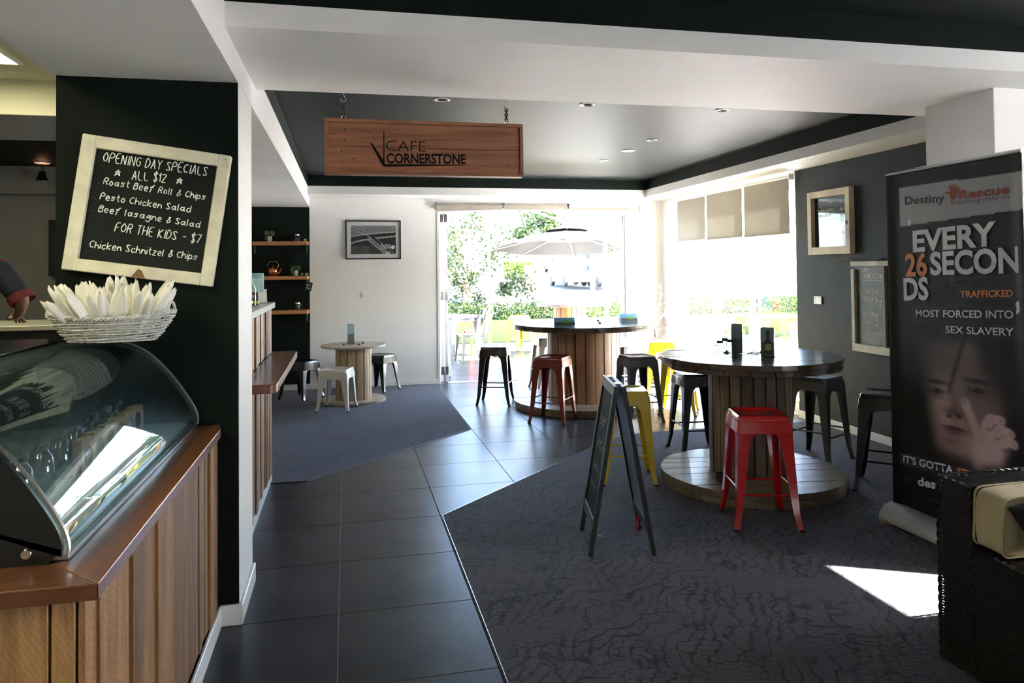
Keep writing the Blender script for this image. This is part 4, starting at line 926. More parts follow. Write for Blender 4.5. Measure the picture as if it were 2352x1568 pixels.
# ------------------------------------------------------------------ cable spool tables
def clip_strip(R, a, b, n=10):
    """part of a disc of radius R with a < y < b"""
    a, b = max(a, -R+1e-4), min(b, R-1e-4)
    ys = [a+(b-a)*i/n for i in range(n+1)]
    return [(math.sqrt(max(R*R-y*y, 0)), y) for y in ys]+[(-math.sqrt(max(R*R-y*y, 0)), y) for y in reversed(ys)]
def plank_disc(t, R, z0, z1, ang, mt, name='plank', w=.135, seed=0, gap=.003, jit=.0015):
    r = random.Random(seed); y = -R+r.uniform(.0,.03)*0; M_ = Matrix.Rotation(ang, 4, 'Z')
    ys = [-R]; 
    while ys[-1] < R-.04: ys.append(min(ys[-1]+w*r.uniform(.85,1.15), R))
    if R-ys[-2] < .07 and len(ys) > 3: ys.pop(-2)
    for a, b in zip(ys, ys[1:]):
        Rr = R+r.uniform(-.004,.003); dz = r.uniform(-jit, jit)
        o = MB().prism(clip_strip(Rr, a+gap/2, b-gap/2), z0, z1+dz).build(name, mt, t, bevel=.002)
        o.rotation_euler = (0,0,ang)
def staves(t, R, z0, z1, n, mt, seed=0, d=.018):
    r = random.Random(seed)
    MB().lathe([(R-.02, z0),(R-.02, z1)], 24).build('core', stave_dark, t)
    for k in range(n):
        a0, a1 = 2*PI*k/n+.012*1/R*.1, 2*PI*(k+1)/n-.012*1/R*.1; rr = R+r.uniform(-.004,.003); g = .0035/R
        m_ = 3; ou = [(rr*math.cos(a0+g+(a1-a0-2*g)*i/m_), rr*math.sin(a0+g+(a1-a0-2*g)*i/m_)) for i in range(m_+1)]; inn = [((rr-d)*x/rr, (rr-d)*y/rr) for x, y in reversed(ou)]
        MB().prism(ou+inn, z0, z1).build('stave', mt, t, bevel=.0015)
def bolts(t, z, pts, plate=.03):
    for x, y in pts:
        MB().lathe([(plate,0),(plate,.003),(.012,.004),(.012,.012),(.006,.014),(.006,.020),(.001,.020)], 14, (x,y,z)).build('bolt', iron, t, smooth=.6)
def spool(lab, x, y, R, h, rd, mtop, mst, mbase, ang, thk, nst, z=.007, ply_top=False, w=.135, seed=1, base_thk=.092, layers=2, Rb=None, bp=None):
    t = thing('cable_spool_table', lab, 'table', (x, y, z), group='upturned cable spools used as tables'); h -= z; Rb = Rb or R
    if ply_top:
        MB().lathe([(R-.004,h-thk),(R,h-thk+.003),(R,h-.003),(R-.004,h)], 64).build('tabletop', ply, t, smooth=.5); MB().lathe([(Rb,0),(Rb,base_thk)], 64).build('base_disc', ply, t, smooth=.5)
    else:
        lt = thk/layers
        for k in range(layers):
            plank_disc(t, R-.003*k, h-thk+lt*(layers-1-k)+.0005, h-lt*k, ang+(PI/2 if k % 2 else 0), mtop, 'plank', w, seed+k)
        for k in range(layers):
            plank_disc(t, Rb-.003*k, base_thk*(layers-1-k)/layers+.0005, base_thk*(layers-k)/layers, ang+(.1)+(PI/2 if k % 2 else 0), mbase, 'plank', w, seed+7+k)
    staves(t, rd, base_thk, h-thk, nst, mst, seed)
    bolts(t, h, bp or [(rd*.62*math.cos(a+.5), rd*.62*math.sin(a+.5)) for a in (0, PI/2, PI, 3*PI/2)], .028 if not ply_top else .018)
    MB().lathe([(.001,.0005),(.045,.0006)], 24, (0,0,h+.0008), cap0=False, cap1=False).build('centre_hole', blk, t)
    return t
spool('large cable spool table of dark varnished boards nearest the camera', 2.765, 4.739, .613, .894, .281, spool_top, stave_dark, spool_grey, -.25, .072, 22, seed=3, Rb=.619)
spool('widest cable spool table with brown pine drum, by the terrace opening', 2.585, 7.921, .785, .913, .405, spool_top, stave_mid, spool_grey, .1, .058, 24, z=0, w=.16, seed=12, base_thk=.075)
spool('small cable spool table with plywood top and pale staves, by the back wall', .081, 8.874, .372, .660, .205, ply, stave_pale, ply, 0, .024, 13, ply_top=True, seed=21, base_thk=.026, Rb=.37)
# steel notch plate on the near spool's base
t_ = MB().lathe([(.035,0),(.035,.05),(.030,.05),(.030,0)], 16, cap0=False, cap1=False).build('hub_collar', iron, smooth=True); t_.location = (2.42, 4.52, .099); tag(t_, 'dark steel collar standing on the base of the nearest spool table', 'collar')

# ------------------------------------------------------------------ things on the tables
def flyer_mats():
    g = {}
    g['sky'] = mat('flyer_sky_blue', (.16,.42,.60), .35); g['dark'] = mat('flyer_dark', (.09,.10,.085), .35); g['teal'] = mat('flyer_slate', (.20,.30,.33), .4)
    g['green'] = mat('flyer_green', (.20,.34,.05), .4); g['brown'] = mat('bottle_brown', (.06,.035,.02), .4); g['cream'] = mat('label_cream', (.38,.36,.18), .5); g['pale'] = mat('flyer_pale', (.45,.50,.50), .5)
    return g
FM = flyer_mats()
def bottle_print(parent, x, z, s, y, nd=-1):
    """bottle printed on the face of a table card"""
    pr = [(0,.16),(.014,.16),(.016,.12),(.012,.115),(.014,.09),(.030,.06),(.030,-.04),(.0,-.04)]
    v = [(x+a*s, y, z+b*s) for a, b in pr]+[(x-a*s, y, z+b*s) for a, b in reversed(pr)]
    MB().add(v, [tuple(range(len(v)))]).build('printed_bottle', FM['brown'], parent)
    MB().add([(x-.026*s,y-.0004,z-.01*s),(x+.026*s,y-.0004,z-.01*s),(x+.026*s,y-.0004,z+.045*s),(x-.026*s,y-.0004,z+.045*s)], [(0,1,2,3)]).build('printed_label', FM['cream'], parent)
def table_card(lab, x, y, z, rz, w, h, mode):
    t = thing('table_card', lab, 'table card', (x, y, z), rz)
    hw = w/2
    if mode == 'tall':      # triangular column of card
        dpt = w*.85
        tri = [(-hw, 0), (hw, 0), (0, dpt)]
        for (a, b), (c, d_), m_ in ((tri[0], tri[1], FM['dark']), (tri[1], tri[2], FM['sky']), (tri[2], tri[0], FM['teal'])):
            p, q = Vector((a, b, 0)), Vector((c, d_, 0)); n = (q-p).cross(Vector((0,0,1))).normalized()
            MB().obox((p+q)/2+Vector((0,0,h/2)), (q-p)/2, n*.0008, Vector((0,0,h/2))).build('card', m_, t)
        MB().add([(-hw+.002,-.0015,h*.52),(hw-.002,-.0015,h*.52),(hw-.002,-.0015,h-.002),(-hw+.002,-.0015,h-.002)], [(0,1,2,3)]).build('printed_sky', FM['teal'], t)
        return t
    # tent card lying along x
    d = h*.42
    for s_ in (-1, 1): MB().obox((0, s_*d/2, h/2), (hw,0,0), (0,-s_*d/2,h/2), (0,.0008,.0004)).build('card', FM['sky'], t)
    q = lambda u, k: (u, -d+d*k-.0015, h*k+.0006)
    MB().add([q(-hw+.003,.04),q(hw-.003,.04),q(hw-.003,.45),q(-hw+.003,.45)], [(0,1,2,3)]).build('printed_field', FM['dark'], t)
    v = [q(-.055,.50),q(-.02,.56),q(-.015,.62),q(.06,.62),q(.06,.34),q(-.015,.34),q(-.02,.42),q(-.055,.46)]
    MB().add([(a, b-.0005, c) for a, b, c in v], [tuple(range(8))]).build('printed_bottle', FM['green'], t)
    MB().add([(-hw,-d,0),(-hw,0,h),(-hw,d,0)], [(0,1,2)]).build('end_flap', FM['pale'], t)
    return t
zt = .913+.0
p = at(1300, 749, 2, zt); table_card('blue tent card with a green bottle picture at the front of the widest spool table', p.x, p.y+.06, zt, -.1, .22, .085, 'tent')
p = at(1447, 739, 2, zt); table_card('blue tent card with a green bottle picture at the right of the widest spool table', p.x, p.y+.05, zt, .02, .20, .09, 'tent')
zt2 = .896
p = at(1693, 812, 2, zt2); t = table_card('tall dark drinks card behind the condiments on the nearest spool table', p.x, p.y, zt2, -.12, .080, .210, 'tall')
p = at(1763, 820, 2, zt2); t = table_card('tall drinks card with a bottle picture at the front of the nearest spool table', p.x, p.y, zt2, -.22, .092, .200, 'tall'); bottle_print(t, .004, .055, .80, -.003)
p = at(806, 790, 2, .66); table_card('tall triangular card with dark and blue sides on the small spool table', p.x, p.y-.02, .66, .42, .085, .235, 'tall')
# condiment rack with jars
def rack():
    p = at(1668, 812, 2, zt2); t = thing('condiment_rack', 'black wire rack of condiments on the nearest spool table', 'rack', (p.x, p.y+.02, zt2), -.2)
    mb = MB(); w, d = .065, .045
    for z in (.004, .055): mb.tube([(-w,-d,z),(w,-d,z),(w,d,z),(-w,d,z)], .0018, 5, closed=True)
    for x, y in [(-w+2*w*i/5, s_*d) for i in range(6) for s_ in (-1,1)]: mb.tube([(x,y,.004),(x,y,.055)], .0012, 4)
    mb.tube([(0,-d,.055),(0,-d*.6,.16),(0,d*.6,.16),(0,d,.055)], .002, 5); mb.build('wire_rack', blk, t)
    for i, (x, y, hh, lab) in enumerate(((-.035,0,.085,'small glass shaker in the condiment rack, left one'),(.0,-.005,.105,'tall glass shaker with dark lid in the condiment rack'),(.038,.0,.095,'small glass shaker in the condiment rack, right one'))):
        q = Matrix.Rotation(-.2,4,'Z') @ Vector((x, y, 0)); j = thing('shaker', lab, 'shaker', (p.x+q.x, p.y+.02+q.y, zt2+.006))
        MB().lathe([(.017,0),(.019,.004),(.016,hh*.5),(.019,hh*.8)], 12).build('glass', gl_jar, j, smooth=True); MB().lathe([(.021,hh*.8),(.021,hh)], 12).build('lid', blk, j, smooth=True)
    for k, (u, v, lab) in enumerate(((1729,812,'loop of black cable tie on the nearest spool table, behind the card'),)):
        p2 = at(u, v, 2, zt2); o = MB().tube([(.045*math.cos(a), .03*math.sin(a), .004+.003*math.sin(a*2)) for a in [2*PI*i/24 for i in range(24)]], .003, 5, closed=True).build('black_ring', blk, smooth=True); o.location = (p2.x, p2.y, zt2); tag(o, lab, 'ring')
rack()

# ------------------------------------------------------------------ A-board
def aboard():
    c = Vector((1.447, 3.90, .007)); t = thing('a_board', 'folding black framed chalkboard A-board standing on the carpet', 'A-board', c, r_(-11.5)); H = .885; s = .168; W = .215
    slate = mat('pale_board_back', (.46,.47,.51), .5, ns=6, na=.1); dk = mat('dark_frame_paint', (.030,.033,.036), .35); lt = mat('grey_frame_face', (.10,.105,.115), .4)
    for sd in (-1, 1):
        bot = Vector((sd*s, 0, 0)); top = Vector((sd*.018, 0, H)); dv = (top-bot); L = dv.length; dn = dv.normalized(); n = Vector((0,1,0)).cross(dn)*sd; 
        if n.x*sd < 0: n = -n
        for y_ in (-W+.016, W-.016): MB().obox((bot+top)/2+Vector((0,y_,0)), dn*L/2, Vector((0,.016,0)), n*.012).build('stile', dk, t, bevel=.002)
        MB().obox(bot+dn*(L-.028), dn*.028, Vector((0,W-.032,0)), n*.011).build('rail', lt, t, bevel=.002); MB().obox(bot+dn*(.155), dn*.028, Vector((0,W-.032,0)), n*.011).build('rail', lt, t, bevel=.002)
        MB().obox(bot+dn*((L-.056+.183)/2), dn*(L-.239)/2, Vector((0,W-.032,0)), n*.004).build('slate', chalkb if sd < 0 else slate, t)
        if sd < 0:
            mb = MB(); nn = n; xd = Vector((0,-1,0)); o = lambda a, b: bot+dn*b+Vector((0,a,0))+nn*.0046
            for s_, a, b, hh, ww in (('Open',.12,.66,.05,.20),('Coffee',.14,.52,.045,.26),('Cakes &',.12,.40,.035,.22),('lunch',.10,.30,.035,.18)): chalk_text(mb, s_, o(a, b), xd, dn, nn, hh, ww, .004)
            mb.ribbon([o(.0+.06*math.cos(q), .60+.05*math.sin(q)) for q in [i*2*PI/20 for i in range(21)]], .004, nn); mb.ribbon([o(.15,.62), o(-.10,.70)], .004, nn); mb.build('chalk_lettering', chalk_dim, t)
    for y_ in (-.13, .13): MB().obox((0,y_,H+.004), (.014,0,0), (0,.022,0), (0,0,.0025)).build('hinge', chrome, t)
    mb = MB()
    for y_, sg in ((-W+.02, 0),):
        for k in range(40):
            u = (k+.5)/40; x = -s*.86+2*s*.86*u; z = .118-.060*math.sin(PI*u); yy = -W+.02+.16*u
            a = (k % 2)*PI/2; mb.tube([(x+.0042*math.cos(b), yy+.0022*math.sin(b)*math.cos(a), z+.0022*math.sin(b)*math.sin(a)) for b in [2*PI*i/8 for i in range(8)]], .0009, 4, closed=True)
    mb.build('chain', chrome, t)['kind'] = 'stuff'
    MB().obox((s*.86+.008, .175, .045), (.004,0,0), (0,.009,0), (.008,0,.052)).build('red_prop', red_metal, t)
aboard()

# ------------------------------------------------------------------ roll-up banner
def banner():
    X = 3.165; Y1, Y0 = 3.815, 2.912; ZT = 2.045; Z0 = .115
    t = thing('pull_up_banner', 'tall pull-up charity banner with a child and bold white lettering', 'banner', (X, (Y0+Y1)/2, 0)); off = Vector(t.location); T = Matrix.Translation(-off)
    # print: a slightly bowed sheet with its tones held in a colour attribute
    nx, nz = 130, 300; A = np.linspace(0,1,nx+1); B = np.linspace(0,1,nz+1); a, b = np.meshgrid(A, B); H = ZT-Z0; Wd = Y1-Y0
    def sc(u, v):           # photo pixel -> banner fraction
        p = at(u, v, 0, X); return ((Y1-p.y)/Wd, (p.z-Z0)/H)
    y = Y1-a*Wd; bow = -.012*np.exp(-((a)/.05)**2)-.006*np.exp(-((1-a)/.05)**2)
    col = np.zeros(a.shape+(3,)); col[:] = (.0075,.0085,.0085)
    def blob(u, v, ru, rv, c, k=1.0, p=2.0, rot=0.):
        nonlocal col
        s0, s1 = sc(u, v); sx = abs(sc(u+ru, v)[0]-s0); sz = abs(sc(u, v+rv)[1]-s1)
        dx, dz = (a-s0)/sx, (b-s1)/sz; cr, sr = math.cos(rot), math.sin(rot); asp = (sx*Wd)/(sz*H)
        if rot: X_, Z_ = dx*sx*Wd, dz*sz*H; dx, dz = (X_*cr+Z_*sr)/(sx*Wd), (-X_*sr+Z_*cr)/(sz*H)
        m_ = np.exp(-(dx**2+dz**2)**(p/2))*k
        col = col*(1-m_[...,None])+np.array(c)*m_[...,None]
    def band(u0, v0, u1, v1, hpx, c, right=True):
        nonlocal col
        s0, z0 = sc(u0, v0); s1, z1 = sc(u1, v1); s0h = sc(u0, v0+hpx)[1]; s1h = sc(u1, v1+hpx)[1]
        k = np.clip((a-s0)/(s1-s0), 0, 1); m_ = (a >= s0) & (a <= (s1 if not right else 1.1)) & (b <= z0+(z1-z0)*k) & (b >= s0h+(s1h-s0h)*k); col[m_] = c
    skin = (.60,.42,.37)
    blob(2210,930,80,185,skin,.95,5); blob(2170,820,75,70,(.10,.07,.066),.8,3); blob(2245,915,62,110,(.10,.066,.060),.7,3)
    blob(2190,760,130,30,(.006,.007,.007),1,3); blob(2290,800,60,110,(.007,.008,.008),1,4); blob(2085,850,28,170,(.007,.008,.008),1,4); blob(2190,1075,120,42,(.007,.008,.008),.95,4)
    blob(2118,1010,28,70,(.010,.009,.009),.9,3)
    for dx_ in range(12): blob(2215-dx_*3.2, 775+dx_*11, 4, 12, (.006,.007,.007), .75, 2)
    for u, w in ((2150,30),(2243,34)):
        blob(u,876,w,7,(.012,.009,.008),.9,3); blob(u,897,w*.72,8,(.012,.010,.010),.95,3); blob(u+4,896,5,4,(.004,.004,.004),1,3); blob(u-10,893,2.5,2.0,(.30,.28,.28),.7,2); blob(u,910,w*.8,6,(.09,.06,.055),.6,2)
    blob(2192,925,10,45,(.155,.105,.092),.7,2); blob(2190,946,26,12,(.115,.075,.066),.8,2.5); blob(2180,955,7,5,(.012,.009,.009),.95,3); blob(2203,956,7,5,(.012,.009,.009),.95,3)
    blob(2192,988,30,9,(.13,.055,.055),.9,3); blob(2190,982,30,3,(.015,.008,.008),.9,3); blob(2190,999,26,8,(.14,.085,.078),.6,2); blob(2188,1015,34,12,(.09,.06,.055),.6,2)
    hand = (.62,.47,.42); dkh = (.05,.035,.032)
    blob(2268,1045,36,58,hand,.95,5); blob(2290,1020,26,30,hand,.9,4)
    for k in range(11): blob(2217+k*3.6, 925+k*9, 9.5, 11, tuple(x*(1.05-.02*k) for x in hand), .95, 4)
    for (u0, v0, u1, v1, u2, v2) in ((2262,985,2275,962,2300,966),(2278,1005,2298,985,2322,998),(2292,1030,2312,1012,2330,1022)):
        for k in range(7):
            s_ = k/6; blob(u0+(u1-u0)*s_, v0+(v1-v0)*s_, 10.5, 10.5, hand, .95, 4)
            blob(u1+(u2-u1)*s_, v1+(v2-v1)*s_, 9.5, 9.5, tuple(x*1.12 for x in hand), .95, 4)
        blob(u2, v2, 6, 5, (.27,.22,.20), .8, 2); blob((u0+u1)/2+6, (v0+v1)/2+14, 9, 3.5, dkh, .8, 2)
    blob(2215,922,6,8,(.30,.25,.23),.8,2)
    blob(2300,1095,60,26,(.007,.008,.008),.9,4)
    band(2066,432,2350,392,88,(.46,.47,.48)); band(2182,636,2352,630,22,(.033,.040,.044)); band(2195,662,2352,656,27,(.022,.027,.030)); band(2095,702,2352,705,35,(.022,.026,.028)); band(2159,740,2352,745,33,(.022,.026,.030)); band(2068,1037,2352,1110,29,(.040,.048,.055))
    v = np.stack([X+bow-off.x, y-off.y, (Z0+b*H)-off.z], -1).reshape(-1,3)
    f = [(j*(nx+1)+i, j*(nx+1)+i+1, (j+1)*(nx+1)+i+1, (j+1)*(nx+1)+i) for j in range(nz) for i in range(nx)]
    o = colour_grid('printed_sheet', [tuple(q) for q in v], f, [tuple(c) for c in col.reshape(-1,3)], t, .38)
    MB().box(.004,.008,-Wd/2+.004,Wd/2-.004,Z0,ZT).build('backing', white, t)
    wi = mat('banner_white_ink', (.9,.9,.92), .45); og = mat('banner_orange_ink', (.85,.30,.09), .45); rd = mat('banner_rust_ink', (.38,.085,.04), .45); dk = mat('banner_dark_ink', (.012,.012,.013), .5); gy = mat('banner_grey_ink', (.09,.09,.09), .5)
    def pt(s, a_, b_, ht, m_, bold=.02, sp=1.):
        q = ptext(t, 'lettering', s, a_, b_, ht, 0, X-.003, m_, bold, .0006, sp); q.matrix_parent_inverse = Matrix.Translation(-off)
    XE = 2345
    pt('Destiny',(2079,469.5),(2170,463),19,dk,.012); pt('Rescue',(2203,457),(2319,443),20,rd,.03); pt('rescuing children',(2193,469.5),(2318,456),11,dk,-.012)
    pt('EVERY',(2097,577.4),(2289,561.5),50,wi,.035); pt('26',(2080,633.5),(2130,632),51,og,.03); pt('SECON',(2137,630),(XE-1,624),54,wi,.035); pt('DS',(2076,688),(2133,686.5),50,wi,.035)
    pt('ANOTHER CHILD IS',(2190,653.6),(2327,649.3),11,dk,.012); pt('TRAFFICKED',(2206,682.5),(2327.5,680.5),15,og,.02); pt('MOST FORCED INTO',(2104,727),(2328,731),17,wi,.015); pt('SEX SLAVERY',(2172,764),(2329,771.5),17,wi,.015)
    pt("IT'S GOTTA",(2075,1061),(2189.5,1088),17,wi,.02); pt('STOP',(2199.5,1090),(2262,1106),17,og,.02); pt('destiny',(2108,1113.5),(2200,1133),20,wi,.03); pt('visit:',(2078,1102),(2098,1106),10,gy,0); pt('or phone:',(2108,1143),(2160,1158),9,gy,0)
    pt("'",(2086,540),(2093,539),34,wi,.03); pt(',',(2333,706),(2346,706),60,wi,.05)
    # hand print emblem
    mb = MB(); L = X-.004
    q = lambda u, v_: at(u, v_, 0, L)-off
    c0 = (2189,446); mb.add([q(c0[0]+9*math.cos(i*PI/8), c0[1]+12*math.sin(i*PI/8)) for i in range(16)], [tuple(range(15,-1,-1))])
    for du, dv, l_ in ((-15,-4,9),(-8,-16,12),(-1,-19,13),(7,-18,13),(14,-11,11)):
        d = math.hypot(du, dv); ux, uy = du/d, dv/d
        mb.ribbon([q(c0[0]+ux*(9+l_*k/3), c0[1]+uy*(10+l_*k/3)) for k in range(4)], .012, (-1,0,0))
    mb.ribbon([q(2187,456), q(2186,470)], .010, (-1,0,0)); mb.build('hand_emblem', rd, t)
    # hardware
    MB().tube([(0,-Wd/2-.006,ZT+.010),(0,Wd/2+.006,ZT+.010)], .013, 10).build('top_rail', alu, t, smooth=True)
    cyl = lambda a_: (-.055+.0*a_, 0)
    prof = [(-.105,.012),(-.098,.045),(-.075,.078),(-.04,.098),(0,.105),(.045,.10),(.085,.06),(.095,.012)]
    silver = mat('satin_silver_cassette', (.50,.51,.53), .35, .5)
    MB().loops([[(x,-Wd/2-.012,z+.012) for x, z in prof],[(x,Wd/2+.012,z+.012) for x, z in prof]], True, True, True).build('cassette', silver, t, smooth=.6)
    MB().tube([(.012,0,.11),(.012,0,ZT)], .009, 8).build('pole', alu, t, smooth=True)
    p = at(2026, 1203, 2, 0)
    o = MB().box(-.045,.045,-.035,.035,0,.020).build('timber_wedge', wood('raw_pine_offcut', (.28,.17,.08), (.42,.28,.15), (20,4,20), .6), bevel=.002); o.location = (3.085, 3.775, .007); o.rotation_euler = (0,0,-.3); tag(o, 'small raw timber wedge under the left foot of the banner', 'wedge')
banner()

# ------------------------------------------------------------------ wicker sofa at the right edge
def sofa():
    t = thing('wicker_sofa', 'dark woven wicker sofa arm and seat at the right edge', 'sofa', (2.75, 2.0, .007)); O = Vector(t.location); T = Matrix.Translation(-O)
    def woven(name, p, a, b, n, la, lb, parent=None, st=.0105):
        """basket weave of flat strands over a rectangle: corner p, edge directions a (length la) and b (length lb), normal n"""
        mb = MB(); p, a, b, n = Vector(p), Vector(a), Vector(b), Vector(n); na, nb = max(2, round(la/(st*2.2))), max(2, round(lb/st))
        for j in range(nb):
            pts = []; 
            for i in range(na+1): pts.append(p+a*(la*i/na)+b*(lb*(j+.5)/nb)+n*(.0035*(1 if (i+j) % 2 else -.2)))
            q = b*(st*.42); bi = len(mb.v); mb.v += [tuple(x-q) for x in pts]+[tuple(x+q) for x in pts]; m_ = len(pts)
            mb.f += [(bi+i, bi+i+1, bi+m_+i+1, bi+m_+i) for i in range(m_-1)]
        o = mb.xf(T).build(name, wicker_d, t if parent is None else parent); o['kind'] = 'stuff'; return o
    x0, x1, ya, yb, h = 2.222, 3.35, 2.298, 2.448, .700
    MB().box(x0+.004,x1,ya+.004,yb-.004,.007,h-.004).xf(T).build('arm', MATS['dark_resin_wicker'], t, bevel=.012)
    MB().box(x0+.004,x1,1.2,ya,.007,.475).xf(T).build('seat_base', MATS['dark_resin_wicker'], t, bevel=.01)
    woven('arm_weave', (x0,yb,.01), (0,-1,0), (0,0,1), (-1,0,0), yb-ya, h-.01)
    woven('arm_weave', (x0,ya,h), (1,0,0), (0,1,0), (0,0,1), 1.0, yb-ya)
    woven('arm_weave', (x0,ya,.475), (1,0,0), (0,0,1), (0,-1,0), 1.0, h-.475)
    woven('seat_weave', (x0,ya,.01), (0,-1,0), (0,0,1), (-1,0,0), ya-1.3, .465)
    woven('seat_weave', (x0,1.3,.475), (1,0,0), (0,1,0), (0,0,1), .9, ya-1.3)
    for (p, q) in (((x0,ya,.01),(x0,ya,h)),((x0,yb,.01),(x0,yb,h)),((x0,ya,h),(x1,ya,h)),((x0,yb,h),(x1,yb,h)),((x0,ya,h),(x0,yb,h)),((x0,1.3,.475),(x0,ya,.475))):
        p, q = Vector(p), Vector(q); mb = MB(); n = int((q-p).length/.012)
        d = (q-p).normalized(); s_ = d.orthogonal().normalized(); u_ = d.cross(s_)
        for ph in (0, PI): mb.tube([p+(q-p)*(k/n)+(s_*math.cos(k*1.1+ph)+u_*math.sin(k*1.1+ph))*.004 for k in range(n+1)], .0048, 5)
        mb.xf(T).build('twisted_edge', wicker_d, t, smooth=True)['kind'] = 'stuff'
    # khaki cushion leaning on the arm
    def cushion(name, c, w, d, h_, rz, rx, mt, lab, cat, puff=.30, piping=True):
        o = thing(name, lab, cat, c, rz); n = 14; A = []
        vs = []; fs = []; g = lambda i, j, k: None
        bm = bmesh.new(); bmesh.ops.create_cube(bm, size=2.0); bmesh.ops.subdivide_edges(bm, edges=bm.edges[:], cuts=9, use_grid_fill=True)
        r = random.Random(2)
        for v in bm.verts:
            x, y_, z = v.co; e = lambda q: (1-q*q)
            px = x*(1-.06*(1-e(y_))*(1-e(z))); 
            yy = y_*(1+puff*e(x)*e(z)-.10*(1-e(x))*(1-e(z))); 
            xx = x*(1-.035*x*x*(1-e(z)))+.0; zz = z*(1-.03*(1-e(x)))
            wr = .010*math.sin(9*x+4*z+2*y_)*math.sin(7*z+3*x)
            v.co = (xx*w/2*(1+wr), (yy+wr*2.2)*d/2, zz*h_/2+h_/2)
        me = bpy.data.meshes.new('cover'); bm.to_mesh(me); bm.free(); me.materials.append(mt)
        me.polygons.foreach_set('use_smooth', [True]*len(me.polygons))
        b_ = bpy.data.objects.new('cover', me); COL.objects.link(b_); b_.parent = o
        m2 = b_.modifiers.new('s', 'SUBSURF'); m2.levels = 1; m2.render_levels = 1
        if piping:
            for sy in (-1, 1):
                q = rsq(w/2*.985, .03, 0, 8, h_/2*.985); MB().tube([(x, sy*d/2*1.0, y_+h_/2) for x, y_, _ in q], .0042, 6, closed=True).build('piping', mt, o, smooth=True)
        o.rotation_euler = (rx, 0, rz); return o
    c = cushion('back_cushion', (2.540, 2.228, .490), .64, .120, .215, 0, .06, cush, 'khaki canvas box cushion with piped edges on the wicker sofa', 'cushion')
    # dark scatter cushion with pale letters
    ca = thing('scatter_cushion', 'black scatter cushion printed with pale letters on the wicker sofa', 'cushion', (2.375, 2.08, .485), 0)
    n = 16; vs = []; fs = []
    for sd in (-1, 1):
        for j in range(n+1):
            for i in range(n+1):
                u, v = i/n*2-1, j/n*2-1; e = (1-u**4)*(1-v**4); k = 1-.10*(1-abs(u)**2)*(abs(v)**3) ; kk = 1-.10*(1-abs(v)**2)*(abs(u)**3)
                vs.append((u*.125*kk, sd*.050*e**.6, v*.125*k))
    for s_ in (0, 1):
        b_ = s_*(n+1)**2
        for j in range(n):
            for i in range(n):
                q = (b_+j*(n+1)+i, b_+j*(n+1)+i+1, b_+(j+1)*(n+1)+i+1, b_+(j+1)*(n+1)+i); fs.append(q if s_ == 0 else q[::-1])
    R_ = Matrix.Rotation(r_(-22),4,'Y'); mv = Matrix.Translation((0,0,.125)) @ Matrix.Rotation(-.45,4,'X') @ R_
    MB().add(vs, fs).xf(mv).build('cover', blk_fab, ca, smooth=True)
    pl = mat('pale_letter_print', (.42,.41,.39), .8)
    for s_, x, z, hh, ww in (('m',-.092,.055,.022,.030),('N',-.052,-.020,.085,.06),('S',.030,.02,.05,.045),('a',-.095,.0,.02,.025),('e',.0,-.09,.04,.035)):
        o = font_text('lettering', s_, (x, -.06, z), (1,0,0), (0,0,1), hh, ww, pl, ca, .01, .001)
        me = o.data; 
        for v in me.vertices: 
            u_, w_ = v.co.x/.125, v.co.z/.125; v.co.y = -.050*max(0,(1-u_**4)*(1-w_**4))**.6-.0015; v.co = mv @ v.co
    ca.rotation_euler = (0,0,-.2)
sofa()

# ================================================================== OUTSIDE
terr = mat('sunlit_pavers', (.22,.22,.215), .55, ns=1.5, na=.06); terr2 = mat('bounce_concrete', (.72,.71,.69), .8, ns=1.5, na=.04); road_m = mat('pale_asphalt', (.20,.20,.21), .8, ns=2, na=.06); grass_m = mat('verge', (.35,.38,.22), .9, ns=3, na=.2)  # side paving made paler than the rest to bounce daylight indoors
terrace = struct(MB().box(-7,4.6,9.95,16.0,-.14,-.006).box(4.6,11,-8,16.0,-.14,-.006).build('terrace_ground', grout))
for a in range(-1, 8):
    for b in range(-13, -7):
        x, y = -.04+.6*a, 5.801-.6*(b+1)
        if y < 9.9 or x > 4.0 or x < .5: continue
        link('tile', t0, terrace, loc=(x, y, 0))
struct(MB().box(-7,11,13.602,16.0,-.006,.0).box(-7,.559,9.95,13.602,-.006,.0).build('terrace_paving', terr)); struct(MB().box(4.6,11,-8,13.602,-.006,.0).box(4.161,4.6,9.95,13.602,-.006,.0).build('terrace_paving', terr2))
struct(MB().add([(-80,16,-.57),(120,16,-.57),(120,25,-.55),(-80,25,-.55),(120,46,.62),(-80,46,.62),(120,75,1.75),(-80,75,1.75),(120,160,4.0),(-80,160,4.0)], [(0,1,2,3),(3,2,4,5),(5,4,6,7),(7,6,8,9)]).build('road', road_m))
struct(MB().box(11,130,-60,16,-.62,-.55).build('road', road_m)); struct(MB().box(-90,130,-90,-8.0,-.7,-.2).build('road', road_m)); struct(MB().box(-90,-7,-8,16,-.7,-.2).build('road', road_m))

